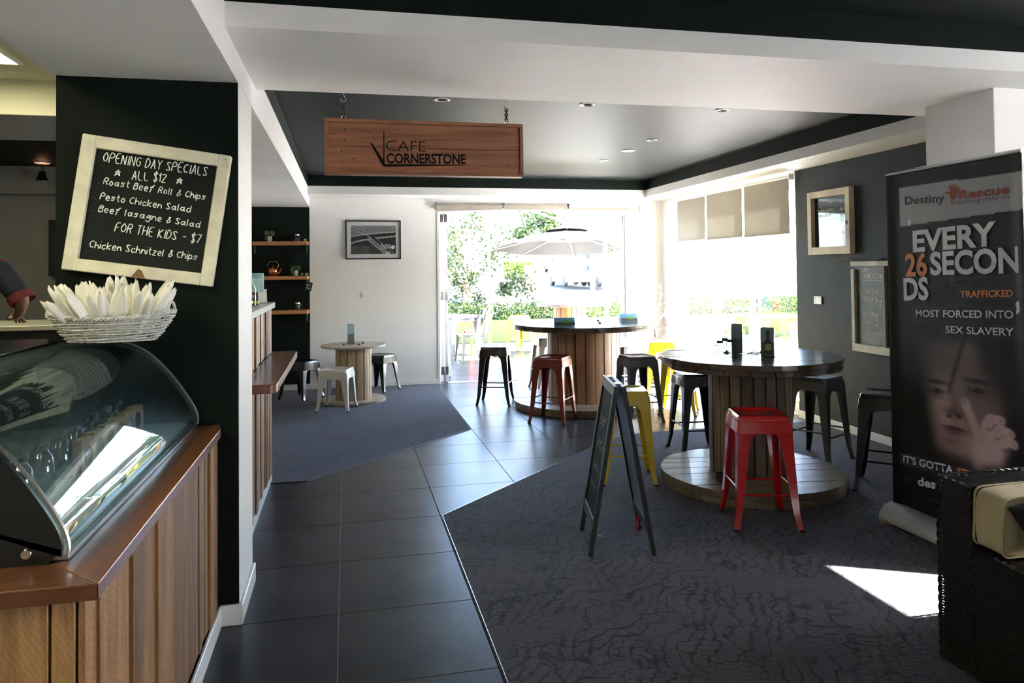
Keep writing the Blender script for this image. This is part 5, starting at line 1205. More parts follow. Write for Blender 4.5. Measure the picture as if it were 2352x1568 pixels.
leaf_cols = [mat('hedge_leaf_a', (.03,.06,.008), .5), mat('hedge_leaf_b', (.12,.20,.02), .5), mat('tree_leaf', (.05,.075,.02), .5)]
def leaves(name, fn, n, s, mt, parent, seed=0):
    r = random.Random(seed); mb = MB()
    for i in range(n):
        p = Vector(fn(r)); d = Vector((r.uniform(-1,1), r.uniform(-1,1), r.uniform(-.3,1))).normalized(); q = d.orthogonal().normalized(); q = (Matrix.Rotation(r.uniform(0,6.28),3,d) @ q)*s*.35; d = d*s*r.uniform(.7,1.3)
        mb.add([p, p+d*.5+q, p+d, p+d*.5-q], [(0,1,2,3)])
    o = mb.build(name, mt, parent); o['kind'] = 'stuff'; return o
def planter(lab, x0, x1, y0, y1, flow=True, h=.47, top=.78, seed=1):
    t = thing('hedge_planter', lab, 'planter', ((x0+x1)/2, (y0+y1)/2, 0)); T = Matrix.Translation(-Vector(t.location))
    MB().box(x0,x1,y0,y1,0,h).xf(T).build('trough', mat('pale_green_render', (.13,.17,.05), .7, ns=2, na=.04) if 'pale_green_render' not in MATS else MATS['pale_green_render'], t, bevel=.01)
    L = max(x1-x0, y1-y0); n = int(L*900)
    fn = lambda r: (r.uniform(x0,x1), r.uniform(y0-.03,y1), r.uniform(h-.02,top+.04*math.sin(r.random()*9)))
    leaves('foliage', fn, n, .055, leaf_cols[0], t, seed).data.transform(T); leaves('foliage', fn, n, .05, leaf_cols[1], t, seed+1).data.transform(T)
    if flow:
        mb = MB(); r = random.Random(seed)
        for i in range(int(L*22)):
            p = (r.uniform(x0,x1), y0-.04 if (x1-x0) > (y1-y0) else r.uniform(y0,y1), r.uniform(h,top)); mb.lathe([(.002,-.012),(.016,0),(.002,.012)], 6, p)
        mb.xf(T).build('blossoms', mat('yellow_white_blossom', (.85,.70,.15), .6) if 'yellow_white_blossom' not in MATS else MATS['yellow_white_blossom'], t)['kind'] = 'stuff'
planter('low clipped hedge in a pale green trough along the far edge of the terrace', -3, 9.2, 15.1, 15.7, seed=3)
planter('bushy hedge in a pale trough along the right side of the terrace', 9.0, 9.7, 5.0, 15.0, True, .55, 1.05, seed=8)

def cafe_chair(label, mt, loc, rz, backm=None):
    t = thing('cafe_chair', label, 'chair', loc, rz, 'metal chairs on the terrace'); h = .45
    L = [rsq(.185, .04, h-.05), rsq(.185, .04, h-.012), rsq(.175, .04, h), rsq(.15, .04, h-.008), rsq(.02, .019, h-.010)]
    MB().loops(L, cap1=True).build('seat', mt, t, smooth=.9)
    for sx in (-1,1):
        for sy in (-1,1):
            MB().loops([[(sx*(.165+.03*u+a*w), sy*(.165+.035*u)+b*w, (h-.02)*(1-u)) for a, b in ((-1,-1),(1,-1),(1,1),(-1,1))] for u, w in ((0,.030),(.35,.022),(1,.011))], True, True, True).build('leg', mt, t, smooth=.5)
    MB().tube([(-.18,.17,h-.02),(-.185,.20,h+.2),(-.17,.235,h+.32),(-.10,.25,h+.40),(0,.255,h+.415),(.10,.25,h+.40),(.17,.235,h+.32),(.185,.20,h+.2),(.18,.17,h-.02)], .012, 8).build('back_frame', mt, t, smooth=True)
    MB().loops([[(x*(1-.15*k/6), .18+.075*k/6+.012*(1-(x/.06)**2), h-.01+.42*k/6) for x in (-.06,-.03,0,.03,.06)] for k in range(7)], closed=False).build('back_splat', backm or mt, t, smooth=True)
    return t
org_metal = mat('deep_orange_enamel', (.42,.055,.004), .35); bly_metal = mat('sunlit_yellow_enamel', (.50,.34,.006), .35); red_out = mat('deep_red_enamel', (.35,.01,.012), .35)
c1 = cafe_chair('orange metal chair seen side on at the grey terrace table', org_metal, (2.26, 12.95, 0), r_(-78), mat('pale_pink_enamel', (.20,.10,.085), .3))
cafe_chair('gunmetal metal chair drawn up to the grey terrace table', gry_metal, (2.02, 12.25, 0), r_(-80), gry_metal)
cafe_chair('red metal chair half hidden by the folded doors', red_out, (1.22, 12.75, 0), r_(100))
cafe_chair('white metal chair behind the grey terrace table, by the folded doors', wht_metal, (1.75, 13.9, 0), r_(60))
cafe_chair('orange metal chair outside the side window', org_metal, (6.1, 9.9, 0), r_(20)); cafe_chair('white metal chair outside the side window', wht_metal, (7.0, 9.9, 0), r_(-30))
def terrace_table(lab, x, y, rz, s, h, mt, name='terrace_table'):
    t = thing(name, lab, 'table', (x, y, 0), rz)
    MB().loops([rsq(s, .03, h-.035), rsq(s, .03, h-.003), rsq(s-.004, .03, h)], True, False, True).build('tabletop', mt, t, smooth=.9)
    MB().box(-s+.04,s-.04,-s+.04,s-.04,h-.09,h-.035).build('apron', mt, t)
    for sx in (-1,1):
        for sy in (-1,1): MB().loops([[(sx*(s-.07+.03*u)+a*w, sy*(s-.07+.03*u)+b*w, (h-.05)*(1-u)) for a, b in ((-1,-1),(1,-1),(1,1),(-1,1))] for u, w in ((0,.045),(1,.014))], True, True, True).build('leg', mt, t)
terrace_table('square grey metal table just outside the terrace opening', 1.78, 12.62, r_(35), .36, .74, mat('galvanised_grey', (.10,.11,.13), .4, .3))
terrace_table('square orange topped table outside the side window', 6.5, 10.6, .2, .35, .74, org_metal)
yt = make_stool('bar_stool', 'tall yellow stool on the terrace beside the umbrella pole', bly_metal, .645, .146, .187); yt.location = (3.17, 13.55, 0); yt.rotation_euler = (0,0,.4)
dup(w0, (5.35, 13.4, 0), .3, 'white metal stool out on the terrace behind the widest spool', 'stools out on the terrace').scale = (1,1,1.45)
yt['group'] = 'stools out on the terrace'
spool('cable spool table out on the terrace with orange pine drum', 3.82, 12.45, .58, .915, .285, spool_grey, wood('orange_pine_staves', (.22,.10,.03), (.36,.20,.08), (22,22,1.8), .5, vary=.1), spool_grey, .2, .05, 18, z=0, seed=31, base_thk=.06)
o = MB().loops([rsq(.07,.006,0),rsq(.07,.006,.19),rsq(.055,.006,.19),rsq(.055,.006,.02)], True, True, True).build('concrete_block', mat('concrete', (.42,.44,.40), .8, ns=20, na=.1)); o.location = (1.385, 10.62, 0); tag(o, 'grey hollow concrete block holding back the folded doors', 'block')

def umbrella(lab, cx, cy, R, zr, zh, post, k_=.08):
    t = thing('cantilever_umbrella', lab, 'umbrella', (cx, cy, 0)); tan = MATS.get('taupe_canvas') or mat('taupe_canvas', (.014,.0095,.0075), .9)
    _ = tan.node_tree
    n = 8; a0 = PI/8; rim = [(R*math.cos(a0+2*PI*k/n), R*math.sin(a0+2*PI*k/n), zr) for k in range(n)]
    mb = MB(); ls = []
    for s_ in (1, .8, .6, .4, .2, .04):
        L = []
        for k in range(n):
            a, b = Vector(rim[k]), Vector(rim[(k+1) % n])
            for j in range(4):
                p = a.lerp(b, j/4); sag = (1-.03*math.sin(PI*j/4)); L.append((p.x*s_*sag, p.y*s_*sag, zr+(zh-zr)*(1-s_)**.9))
        ls.append(L)
    mb.loops(ls, True, False, True).build('canopy', tan, t)
    MB().loops([[(x*.28/1, y*.28/1, zh-.05) for x, y, _ in rim], [(x*.05, y*.05, zh+.05) for x, y, _ in rim]], True, False, True).build('vent', tan, t)
    for k in range(n):
        x, y, z = rim[k]; MB().tube([(x, y, zr-.01), (x*.45, y*.45, zr+(zh-zr)*.5-.02), (0, 0, zh-.06)], .011, 5).build('rib', white_g, t); MB().tube([(x*.42, y*.42, zr+(zh-zr)*.52-.02), (0, 0, zr+.14)], .010, 5).build('strut', white_g, t)
    MB().tube([(0,0,zr+.12),(0,0,zh+.10)], .025, 8).build('hub', alu, t, smooth=True)
    px, py = post[0]-cx, post[1]-cy
    MB().tube([(px,py,0),(px,py,zh+.25)], .030, 10).build('pole', alu, t, smooth=True); MB().tube([(px,py,zh+.05),(px*.5,py*.5,zh+.35),(0,0,zh+.12)], .025, 8).build('arm', alu, t, smooth=True)
    MB().box(px-.25,px+.25,py-.25,py+.25,0,.06).build('base_plate', mat('umbrella_base', (.3,.3,.3), .6) if 'umbrella_base' not in MATS else MATS['umbrella_base'], t, bevel=.01)
    for c_ in t.children:                # the canopy is tipped a little, its far rim lower
        if c_.name.split('.')[0] in ('canopy', 'vent', 'rib', 'strut'):
            for v in c_.data.vertices: v.co.z -= k_*(v.co.x*fw[0]+v.co.y*fw[1])
    return t
umbrella('wide taupe cantilever umbrella over the far side of the terrace', 4.55, 14.95, 1.66, 1.95, 2.36, (2.72, 14.15))
umbrella('taupe umbrella seen through the side window', 10.0, 12.6, 1.5, 1.98, 2.5, (11.3, 12.9))

def tree(lab, x, y, z, h, R, trunk, mt, n, seed, sz=.10, zc=.62):
    t = thing('tree', lab, 'tree', (x, y, z)); r = random.Random(seed); bark = MATS.get('bark') or mat('bark', (.30,.20,.15), .8)
    MB().tube([(0,0,0),(.03*h,0,h*.25),(-.02*h,.01,h*.5),(.02*h,0,h*.75)], [trunk,trunk*.8,trunk*.6,trunk*.3], 7).build('trunk', bark, t, smooth=True)
    for k in range(6):
        a = 2*PI*k/6+r.random(); b = .25+.08*k; MB().tube([(0,0,h*b),(R*.45*math.cos(a),R*.45*math.sin(a),h*(b+.15)),(R*.8*math.cos(a),R*.8*math.sin(a),h*(b+.26))], [trunk*.5,trunk*.35,trunk*.12], 5).build('branch', bark, t, smooth=True)
    cl = [(r.gauss(0,R*.5), r.gauss(0,R*.5), h*zc+r.gauss(0,h*.18), R*r.uniform(.16,.36)) for _ in range(26)]
    def fn(q):
        c = cl[q.randrange(len(cl))]; return (c[0]+q.gauss(0,c[3]*.5), c[1]+q.gauss(0,c[3]*.5), c[2]+q.gauss(0,c[3]*.5))
    leaves('foliage', fn, n, sz, mt, t, seed)
def on(u, v, z_, dist):
    """street object position: photo column u at distance dist"""
    k = (u-CX_)/F_; p = np.array([0,0,HC])+fw*dist+rt*k*dist; return (float(p[0]), float(p[1]), z_)
x, y, _ = on(1074, 0, 0, 16.7); tree('loose leafy small tree behind the terrace hedge at left', x, y, -.56, 3.15, 1.0, .05, leaf_cols[2], 5200, 5, .085, .66)
x, y, _ = on(1020, 0, 0, 20.5); tree('slim leafy tree beside the folded doors, across the footpath', x, y, -.56, 2.6, .7, .04, leaf_cols[2], 2200, 6, .085, .6)
x, y, _ = on(1262, 0, 0, 68); tree('distant dark green tree above the umbrella', x, y, 1.5, 5.8, 2.4, .2, leaf_cols[0], 2500, 9, .4, .6)
x, y, _ = on(1452, 0, 0, 58); tree('dark green street tree at right of the terrace opening', x, y, 1.0, 6.0, 2.0, .2, leaf_cols[0], 3000, 10, .3, .6)
x, y, _ = on(1800, 0, 0, 29); tree('round green tree seen through the side window', x, y, -.5, 3.0, 1.1, .08, leaf_cols[0], 3500, 12, .12, .6)
x, y, _ = on(1740, 0, 0, 35); tree('pale green tree behind the side window umbrella', x, y, -.4, 4.4, 1.6, .1, leaf_cols[1], 3500, 13, .16, .6)
x, y, _ = on(1190, 0, 0, 42); t = thing('street_hedge', 'clipped bright green hedge across the street', 'hedge', (x, y, .45)); leaves('foliage', lambda r: (r.uniform(-.9,.9), r.uniform(-.4,.4), r.uniform(.5,1.5)), 2500, .14, leaf_cols[1], t, 4); MB().box(-1.0,1.0,-.4,.4,0,.5).build('low_wall', white, t)
x, y, _ = on(1212, 0, 0, 41); o = MB().box(-.2,.2,-.2,.2,0,1.25).box(-.24,.24,-.24,.24,1.25,1.35).build('gate_pier', mat('salmon_brick', (.25,.09,.05), .8)); o.location = (x, y, .4); tag(o, 'salmon brick gate pier beside the clipped street hedge', 'pier')

def car(lab, u, dist, z, rz, L, Wd, Hh, col, kind='sedan', s=1.):
    x, y, _ = on(u, 0, 0, dist); t = thing('car', lab, 'car', (x, y, z), rz, 'cars across the street'); body = mat('car_paint_'+str(len(MATS)), col, .25, coat=.6)
    win = MATS.get('car_window') or mat('car_window', (.05,.08,.11), .08)
    hb = Hh*.56; w = Wd/2; l = L/2
    prof = [(-l,.25),(-l,hb*.82),(-l+.1,hb*.95),(-l*.45,hb),(l*.95,hb*.95),(l,hb*.8),(l,.25)]
    MB().loops([[(a, sy*w*(1-.04*(b > hb*.8)), b) for a, b in prof] for sy in (-1, 1)], True, True, True).build('body', body, t, bevel=.04, seg=2)
    g = {'sedan': [(-l*.52,hb*.98),(-l*.22,Hh),(l*.38,Hh),(l*.72,hb*.98)], 'wagon': [(-l*.55,hb*.98),(-l*.25,Hh),(l*.85,Hh),(l*.95,hb*.98)], 'van': [(-l*.9,hb*.98),(-l*.55,Hh),(l*.96,Hh),(l*.98,hb*.98)]}[kind]
    MB().loops([[(a, sy*w*(.92 if b < Hh-.01 else .80), b) for a, b in g] for sy in (-1, 1)], True, True, True).build('cabin', body, t, bevel=.03, seg=2)
    for sy in (-1, 1):
        cx = sum(a for a, _ in g)/4; q = [(cx+(a-cx)*.86, b) for a, b in g]; 
        for a_, b_ in ((0,.47),(.53,1)):
            P = lambda k, tt: (q[1][0]+(q[2][0]-q[1][0])*k, Hh-.06) if tt else (q[0][0]+(q[3][0]-q[0][0])*k, hb*1.03)
            v4 = [P(a_,0), P(b_,0), P(b_,1), P(a_,1)]; MB().add([(a, sy*w*(.93 if k_ < 2 else .815)+sy*.012, b) for k_, (a, b) in enumerate(v4)], [(0,1,2,3)]).build('window', win, t)
    for e in (0, 1):
        p0, p1 = (g[0], g[1]) if e == 0 else (g[3], g[2]); sg = -1 if e == 0 else 1
        MB().add([(p0[0]+sg*.012, -w*.80, p0[1]+.05),(p0[0]+sg*.012, w*.80, p0[1]+.05),(p1[0]+sg*.012, w*.68, p1[1]-.06),(p1[0]+sg*.012, -w*.68, p1[1]-.06)], [(0,1,2,3)]).build('windscreen', win, t)
    for sx in (-.62, .62):
        for sy in (-1, 1): MB().lathe([(.02,-.10),(.30,-.10),(.31,-.06),(.31,.06),(.30,.10),(.02,.10)], 18).xf(Matrix.Rotation(PI/2,4,'X')).xf(Matrix.Translation((sx*l, sy*(w-.10), .31))).build('wheel', rubber, t, smooth=.6)
    for sy in (-1, 1): MB().obox((-l-.005, sy*w*.7, hb*.72), (.01,0,0), (0,.13,0), (0,0,.06)).build('lamp', chrome, t); MB().obox((-l*.5, sy*(w+.07), hb*1.02), (.05,0,0), (0,.08,0), (0,0,.05)).build('mirror', blk, t)
    MB().obox((-l-.012,0,hb*.45), (.008,0,0), (0,.24,0), (0,0,.06)).build('number_plate', mat('plate_yellow', (.7,.6,.1), .5) if 'plate_yellow' not in MATS else MATS['plate_yellow'], t)
    return t
car('pale yellow estate car parked just beyond the hedge', 1122, 18.6, -.56, PI/2, 4.2, 1.7, 1.44, (.62,.60,.42), 'wagon')
car('white hatchback parked beyond the terrace spool table', 1292, 18.6, -.56, PI/2, 3.9, 1.65, 1.48, (.75,.76,.76), 'sedan')
car('pale blue car at right, its nose and mirror showing', 1460, 18.6, -.56, PI/2, 4.1, 1.7, 1.52, (.35,.52,.66), 'sedan')
car('white sedan in the street row, left one', 1310, 44, .50, PI/2, 4.3, 1.7, 1.45, (.75,.75,.76)); car('white sedan in the street row, right one', 1385, 43, .48, PI/2, 4.3, 1.7, 1.45, (.70,.72,.74))
car('white off-roader with dark wheels up the street', 1285, 62, 1.25, PI/2, 4.5, 1.8, 1.85, (.76,.77,.76), 'van'); car('blue car facing the cafe up the street', 1415, 52, .95, PI/2, 4.3, 1.75, 1.6, (.10,.25,.5), 'wagon'); car('white van under the umbrella edge', 1365, 64, 1.35, PI/2, 4.6, 1.8, 1.9, (.74,.75,.76), 'van')
car('blue grey car seen through the side window', 1735, 24, -.56, PI/2, 4.2, 1.7, 1.5, (.45,.6,.62), 'wagon'); car('dark grey car beyond the side hedge', 1860, 22, -.56, PI/2, 4.2, 1.7, 1.5, (.2,.22,.24), 'wagon')
def pole(lab, u, dist, z, h, r1, mt, arm=0):
    x, y, _ = on(u, 0, 0, dist); t = thing('street_pole', lab, 'pole', (x, y, z)); MB().tube([(0,0,0),(0,0,h)], [r1, r1*.7], 10).build('pole', mt, t, smooth=True)
    if arm: MB().tube([(0,0,h*.96),(arm*.5,0,h),(arm,0,h*1.01)], r1*.35, 6).build('arm', mt, t, smooth=True)
pgm = mat('pale_green_pole', (.20,.27,.23), .5)
pole('pale green street light pole behind the umbrella', 1360, 26, -.2, 4.2, .09, pgm); pole('tall thin pole in the left of the terrace opening', 1047, 30, -.1, 9, .05, mat('pole_grey', (.15,.17,.22), .5)); pole('tall pale blue pole above the umbrella', 1152, 34, .2, 9.5, .08, pgm, 1.0)
def house(lab, u, dist, z, w, d, h, col, rcol, rz, nw=3):
    x, y, _ = on(u, 0, 0, dist); t = thing('house', lab, 'house', (x, y, z), rz); MB().box(-w/2,w/2,-d/2,d/2,-1.2,h).build('walls', mat('house_wall_'+str(len(MATS)), col, .8), t)
    o_ = .5; MB().add([(-w/2-o_,-d/2-o_,h),(w/2+o_,-d/2-o_,h),(w/2+o_,d/2+o_,h),(-w/2-o_,d/2+o_,h),(-w/2+d/3,0,h+d*.28),(w/2-d/3,0,h+d*.28)], [(0,1,5,4),(2,3,4,5),(1,2,5),(3,0,4),(3,2,1,0)]).build('roof', mat('house_roof_'+str(len(MATS)), rcol, .8), t)
    for k in range(nw):
        f = MB().box(-.7,.7,-.06,0,0,1.1).build('window', white_g, t); f.location = (-w/2+w*(k+.5)/nw, -d/2, h*.38); MB().box(-.6,.6,-.08,-.06,.1,1.0).build('pane', mat('house_pane', (.10,.14,.2), .1) if 'house_pane' not in MATS else MATS['house_pane'], f)
house('pale house with blue grey windows behind the street hedge', 1180, 80, 1.9, 11, 8, 2.6, (.62,.60,.58), (.45,.40,.40), 0); house('long white house up the street behind the parked cars', 1330, 100, 2.4, 16, 8, 2.8, (.75,.74,.72), (.55,.52,.5), -.05, 4)
house('brick house with white windows at right of the street', 1420, 70, 1.6, 7, 7, 2.6, (.50,.38,.32), (.4,.3,.28), 0, 2); house('pale house seen through the side window', 1860, 58, -.4, 12, 8, 3.0, (.68,.64,.60), (.45,.38,.35), 0, 4)

# olive plant in the room corner
def olive():
    x, y = 4.02, 9.20; t = thing('potted_olive', 'spindly olive plant with silvery leaves in a timber tub, room corner', 'potted plant', (x, y, 0)); bark = MATS['bark']
    for k in range(14):
        a = 2*PI*k/14; c, s = math.cos(a), math.sin(a); MB().obox((.165*c,.165*s,.16), (-.034*s,.034*c,0), (.008*c,.008*s,0), (.0,.0,.16)).build('stave', stave_dark, t, bevel=.002)
    MB().lathe([(.15,.0),(.155,.28)], 20).build('soil', mat('potting_soil', (.05,.035,.025), .9), t)
    r = random.Random(6); mb = MB(); st = []
    stems = [[(0,0,.28),(-.03,0,.7),(-.05,-.02,1.0),(-.10,-.03,1.35)],[(-.02,0,.6),(.03,-.03,.95),(.06,-.03,1.28)],[(-.03,0,.7),(.10,-.03,.9),(.17,-.05,1.16)],[(-.02,0,.7),(-.14,-.05,.84),(-.28,-.08,.92)],[(0,0,.55),(.14,-.1,.66),(.30,-.18,.66)],[(-.01,0,.65),(.2,-.12,.82),(.34,-.22,.86)],[(-.03,0,.72),(-.08,.02,1.0),(-.02,.03,1.22)],[(0,0,.5),(.05,-.12,.56),(.12,-.22,.60)]]
    for q in stems: MB().tube(q, [.012 if len(q) == 4 else .006]+[.005]*(len(q)-2)+[.002], 6).build('stem', bark, t, smooth=True)
    MB().tube([(-.004,0,.60),(-.022,0,.72)], .022, 8).build('stem_tag', mat('kraft_tag', (.20,.15,.12), .8), t)
    for q in stems:
        P = [Vector(p) for p in q]
        for i in range(22 if len(q) < 4 else 46):
            u = (.35+.65*r.random())*(len(P)-1); k = min(int(u), len(P)-2); p = P[k].lerp(P[k+1], u-k); a = r.uniform(0,2*PI); d = Vector((math.cos(a), math.sin(a)*.6, r.uniform(.1,1.1))).normalized()*r.uniform(.035,.055); w_ = d.orthogonal().normalized()*.0075
            mb.add([p, p+d*.45+w_, p+d, p+d*.45-w_], [(0,1,2,3)])
    ol = mat('olive_leaf', (.17,.21,.12), .45); mb.build('leaves', ol, t)['kind'] = 'stuff'
olive()

# ================================================================== BACK OF HOUSE
def kitchen():
    t = thing('back_counter', 'pale topped back counter with dark shelves beyond the display case', 'counter', (-3.0, 7.2, 0)); dk = mat('dark_joinery', (.015,.016,.016), .5)
    MB().box(-2.3,1.0,-.45,.45,1.06,1.10).build('benchtop', mat('cream_benchtop', (.55,.52,.42), .35), t, bevel=.004)
    MB().box(-2.3,1.0,-.40,.40,.90,1.06).build('drawer_front', dk, t); MB().box(-2.3,.98,-.2,.42,0,.90).build('cupboard', dk, t); MB().box(-2.3,1.0,-.42,-.2,.42,.45).build('shelf', dk, t)
    MB().box(-.05,.95,-.35,-.21,.46,.80).build('storage_bin', mat('olive_grey_bin', (.16,.16,.11), .6), t, bevel=.01)
    t = thing('fire_extinguisher', 'red fire extinguisher with a white label below the back counter', 'extinguisher', (-2.18, 6.62, .40))
    MB().lathe([(.075,0),(.082,.01),(.082,.34),(.065,.40),(.03,.43),(.03,.46)], 24).build('cylinder', red_metal, t, smooth=True); MB().lathe([(.0835,.22),(.0835,.31)], 24, cap0=False, cap1=False).build('label', white_p, t, smooth=True)
    MB().obox((0,-.03,.49), (.014,0,0), (0,.06,0), (0,0,.018)).build('lever', blk, t, bevel=.003); MB().tube([(.02,0,.45),(.09,0,.42),(.10,0,.2)], .01, 6).build('hose', rubber, t, smooth=True)
    struct(MB().box(-2.5,-1.6,6.45,6.80,0,.40).build('plinth', dk))
    t = thing('info_poster', 'small blue information sheet in a clear stand on the back counter', 'sheet', (-2.14, 6.98, 1.10))
    MB().obox((0,0,.13), (.085,0,0), (0,.004,.0), (0,.02,.125)).build('sheet', FM['sky'], t); MB().box(-.088,.088,-.03,.03,0,.006).build('foot', gl_jar, t); font_text('lettering', 'Your Service', (-.04,-.0,.235), (1,0,0), (0,.15,1), .012, .07, white_p, t, 0, .006)
    t = thing('wall_screen', 'black wall mounted screen on the kitchen wall', 'screen', (-3.16, 9.13, 1.50)); MB().box(-.05,1.2,-.03,.04,0,.62).build('panel', blk_gloss, t, bevel=.004); MB().box(-.05,1.2,-.034,-.03,.0,.01).build('bezel', blk, t)
    p = at(97, 372, 2, 2.70)
    t = thing('spot_pendant', 'small hanging spotlight glowing warm under the black kitchen ceiling', 'pendant light', (p.x, p.y, 2.70)); MB().lathe([(.075,0),(.075,-.012),(.07,-.016)], 24).build('ceiling_plate', white_g, t, smooth=True); MB().tube([(0,0,-.01),(0,0,-.10)], .008, 6).build('stem', chrome, t)
    MB().lathe([(.030,-.10),(.036,-.13),(.060,-.20)], 20, cap1=False, cap0=False).build('shade', chrome, t, smooth=True); MB().lathe([(.001,-.105),(.024,-.13),(.03,-.165),(.001,-.18)], 16).build('bulb', mat('warm_bulb', (1,.5,.3), .3, emit=(1,.45,.25), es=9), t, smooth=True)
    p = at(55, 147, 2, 2.69); t = thing('ceiling_light_panel', 'square fluorescent light panel glowing in the kitchen ceiling', 'ceiling light', (p.x-.30, p.y-.62, 2.70))
    for a in ((-.30,.30,-.62,-.60),(-.30,.30,.60,.62),(-.30,-.28,-.60,.60),(.28,.30,-.60,.60)): MB().box(*a,-.02,-.0).build('frame', white_g, t)
    MB().box(-.28,.28,-.60,.60,-.012,-.002).build('diffuser', mat('fluorescent_diffuser', (.9,.9,.7), .5, emit=(1,.95,.62), es=2.2), t)
    for x, y in ((-1.75, 1.8), (-1.75, .2), (-3.2, 6.4)):  # panels added out of view to brighten napkins, sign and counter
        d = dup(t, (x, y, 2.70 if y < 5 else 2.70), None, 'added fill light panel out of view, '+('just before the display case' if 1 < y < 5 else 'over the near end of the counter' if y < 1 else 'over the back counter'))
kitchen()

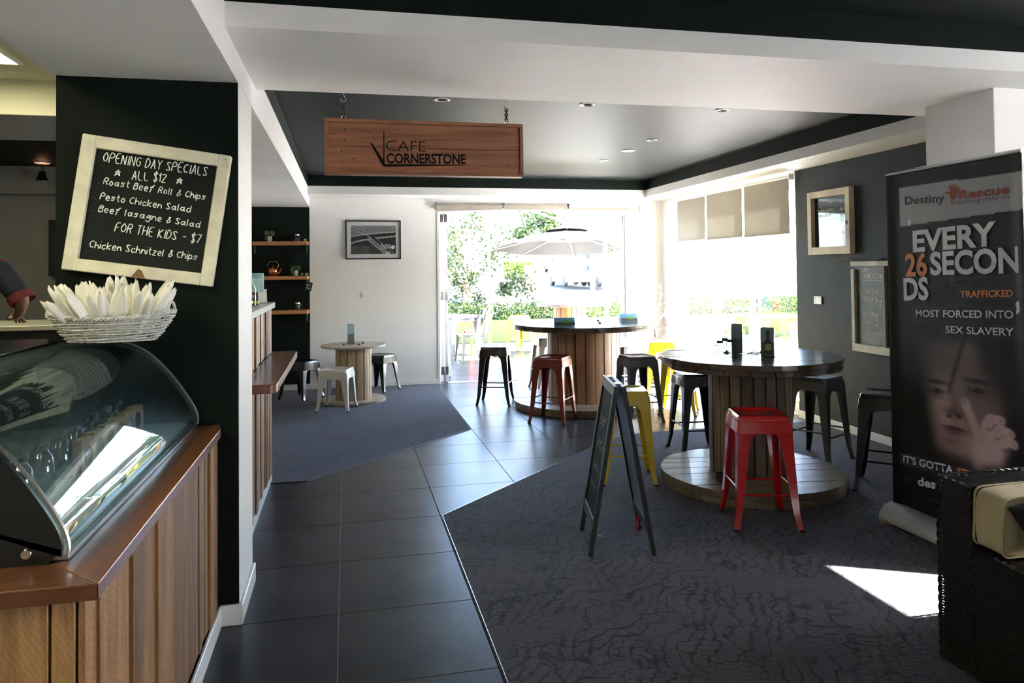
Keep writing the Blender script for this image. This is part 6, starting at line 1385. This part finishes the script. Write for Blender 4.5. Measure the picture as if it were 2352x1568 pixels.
# person at the back counter, almost wholly beyond the left edge of the picture
def person():
    X, Y = -2.46, 5.62; t = thing('person', 'person in a dark blue and red polo shirt leaning over the back counter', 'person', (X, Y, 0)); t.rotation_euler = (0,0,PI)
    def skin(name, js, es, mt, sub=2):
        me = bpy.data.meshes.new(name); me.from_pydata([j[:3] for j in js], es, []); o = bpy.data.objects.new(name, me); COL.objects.link(o)
        m_ = o.modifiers.new('k', 'SKIN'); s_ = o.modifiers.new('s', 'SUBSURF'); s_.levels = s_.render_levels = sub
        for i, j in enumerate(js): v = me.skin_vertices[0].data[i]; v.radius = (j[3], j[4] if len(j) > 4 else j[3]); v.use_root = (i == 0)
        bpy.context.view_layer.update(); m2 = bpy.data.meshes.new_from_object(o.evaluated_get(bpy.context.evaluated_depsgraph_get())); bpy.data.objects.remove(o)
        m2.materials.clear(); m2.materials.append(mt); m2.polygons.foreach_set('use_smooth', [True]*len(m2.polygons)); m2.name = name; return m2
    sk = mat('skin_tone', (.38,.21,.13), .5); navy = mat('navy_polo', (.007,.008,.020), .8, ns=3, na=.2); redp = mat('red_trim_cloth', (.10,.006,.008), .8); trs = mat('black_trousers', (.012,.012,.013), .8)
    # local frame: figure faces -Y locally (turned to face +Y), x is to its own left in the picture after turning
    sh = 1.545
    J = [(0,0,.98,.14,.11),(0,0,1.15,.135,.105),(0,0,1.35,.16,.115),(0,0,1.50,.10,.09),(0,-.01,1.60,.052,.055),(-.12,0,.92,.09),(-.13,-.01,.50,.062),(-.13,.0,.12,.045),(-.13,-.08,.05,.042),(.12,0,.92,.09),(.13,-.01,.50,.062),(.13,.0,.12,.045),(.13,-.08,.05,.042),
         (-.19,0,sh,.065),(-.34,.05,1.35,.050),(-.22,-.22,1.26,.038),(-.14,-.36,1.22,.027),(.19,0,sh,.065),(.33,.05,1.35,.050),(.22,-.22,1.26,.038),(.14,-.36,1.22,.027)]
    E_ = [(0,1),(1,2),(2,3),(3,4),(0,5),(5,6),(6,7),(7,8),(0,9),(9,10),(10,11),(11,12),(3,13),(13,14),(14,15),(15,16),(3,17),(17,18),(18,19),(19,20)]
    link('body', skin('body', J, E_, sk), t)
    g = lambda js, f: [(j[0], j[1], j[2])+tuple(r+f for r in j[3:]) for j in js]
    link('polo_shirt', skin('polo_shirt', g([(0,0,.95,.15,.12),(0,0,1.15,.14,.11),(0,0,1.35,.165,.12),(0,0,1.50,.11,.10),(-.19,0,sh,.068),(-.33,.048,1.36,.062),(.19,0,sh,.068),(.33,.048,1.36,.062)], .016), [(0,1),(1,2),(2,3),(3,4),(4,5),(3,6),(6,7)], navy), t)
    for s_ in (-1,1):
        MB().tube([(s_*.315,.044,1.385),(s_*.345,.052,1.335)], [.078,.080], 16, caps=False).build('red_cuff', redp, t, smooth=True)
        MB().tube([(s_*(.07+.02*i), .0, 1.595+.016*math.sin(i*.42)) for i in range(8)], [.012+.016*math.sin(PI*(i+.5)/8) for i in range(8)], 12).build('red_yoke', redp, t, smooth=True)
    link('trousers', skin('trousers', g([(0,0,.98,.145,.115),(-.12,0,.90,.095),(-.13,-.01,.50,.068),(-.13,.0,.10,.055),(.12,0,.90,.095),(.13,-.01,.50,.068),(.13,.0,.10,.055)], .030), [(0,1),(1,2),(2,3),(0,4),(4,5),(5,6)], trs), t)
    hd = MB().lathe([(.03,-.125),(.055,-.11),(.070,-.06),(.078,0),(.076,.05),(.055,.095),(.02,.115)], 20, sx=.95, sy=1.15).build('head', sk, t, smooth=True); hd.location = (0,-.03,1.735)
    MB().lathe([(.066,-.085),(.080,-.03),(.084,.02),(.080,.06),(.058,.105),(.02,.125)], 20, sx=.97, sy=1.14, cap0=False).build('hair', mat('dark_hair', (.02,.014,.010), .7), hd, smooth=True).location = (0,.012,0)
    for s_ in (-1,1):
        MB().lathe([(.002,-.010),(.010,0),(.002,.010)], 10, (s_*.03,-.080,.0)).build('eye', mat('eye_white', (.7,.7,.68), .3) if 'eye_white' not in MATS else MATS['eye_white'], hd, smooth=True); MB().lathe([(.004,-.03),(.014,0),(.004,.03)], 10, (s_*.077,0,-.01), sx=.6).build('ear', sk, hd, smooth=True)
    MB().add([(-.012,-.086,-.03),(.012,-.086,-.03),(0,-.108,-.032),(0,-.088,.005)], [(0,2,3),(2,1,3),(0,1,2)]).build('nose', sk, hd); MB().obox((0,-.082,-.058), (.02,0,0), (0,.004,0), (0,0,.004)).build('mouth', mat('lips', (.35,.12,.10), .5), hd)
    for s_ in (-1,1):
        hx, hy, hz = s_*.14, -.36, 1.22; MB().obox((hx-s_*.02,hy-.045,hz-.01), (.036,0,0), (0,.045,-.012), (0,0,.012)).build('palm', sk, t, bevel=.008, seg=2)
        for k in range(4): l_ = (.062,.072,.068,.052)[k]; x_ = hx-s_*.02-.027+.018*k; MB().tube([(x_,hy-.085,hz-.02),(x_,hy-.085-l_*.6,hz-.032),(x_,hy-.085-l_,hz-.055)], [.0085,.008,.0065], 8).build('finger', sk, t, smooth=True)
        MB().tube([(hx-s_*.055,hy-.02,hz-.01),(hx-s_*.078,hy-.055,hz-.02),(hx-s_*.075,hy-.085,hz-.03)], [.011,.009,.007], 8).build('thumb', sk, t, smooth=True)
person()
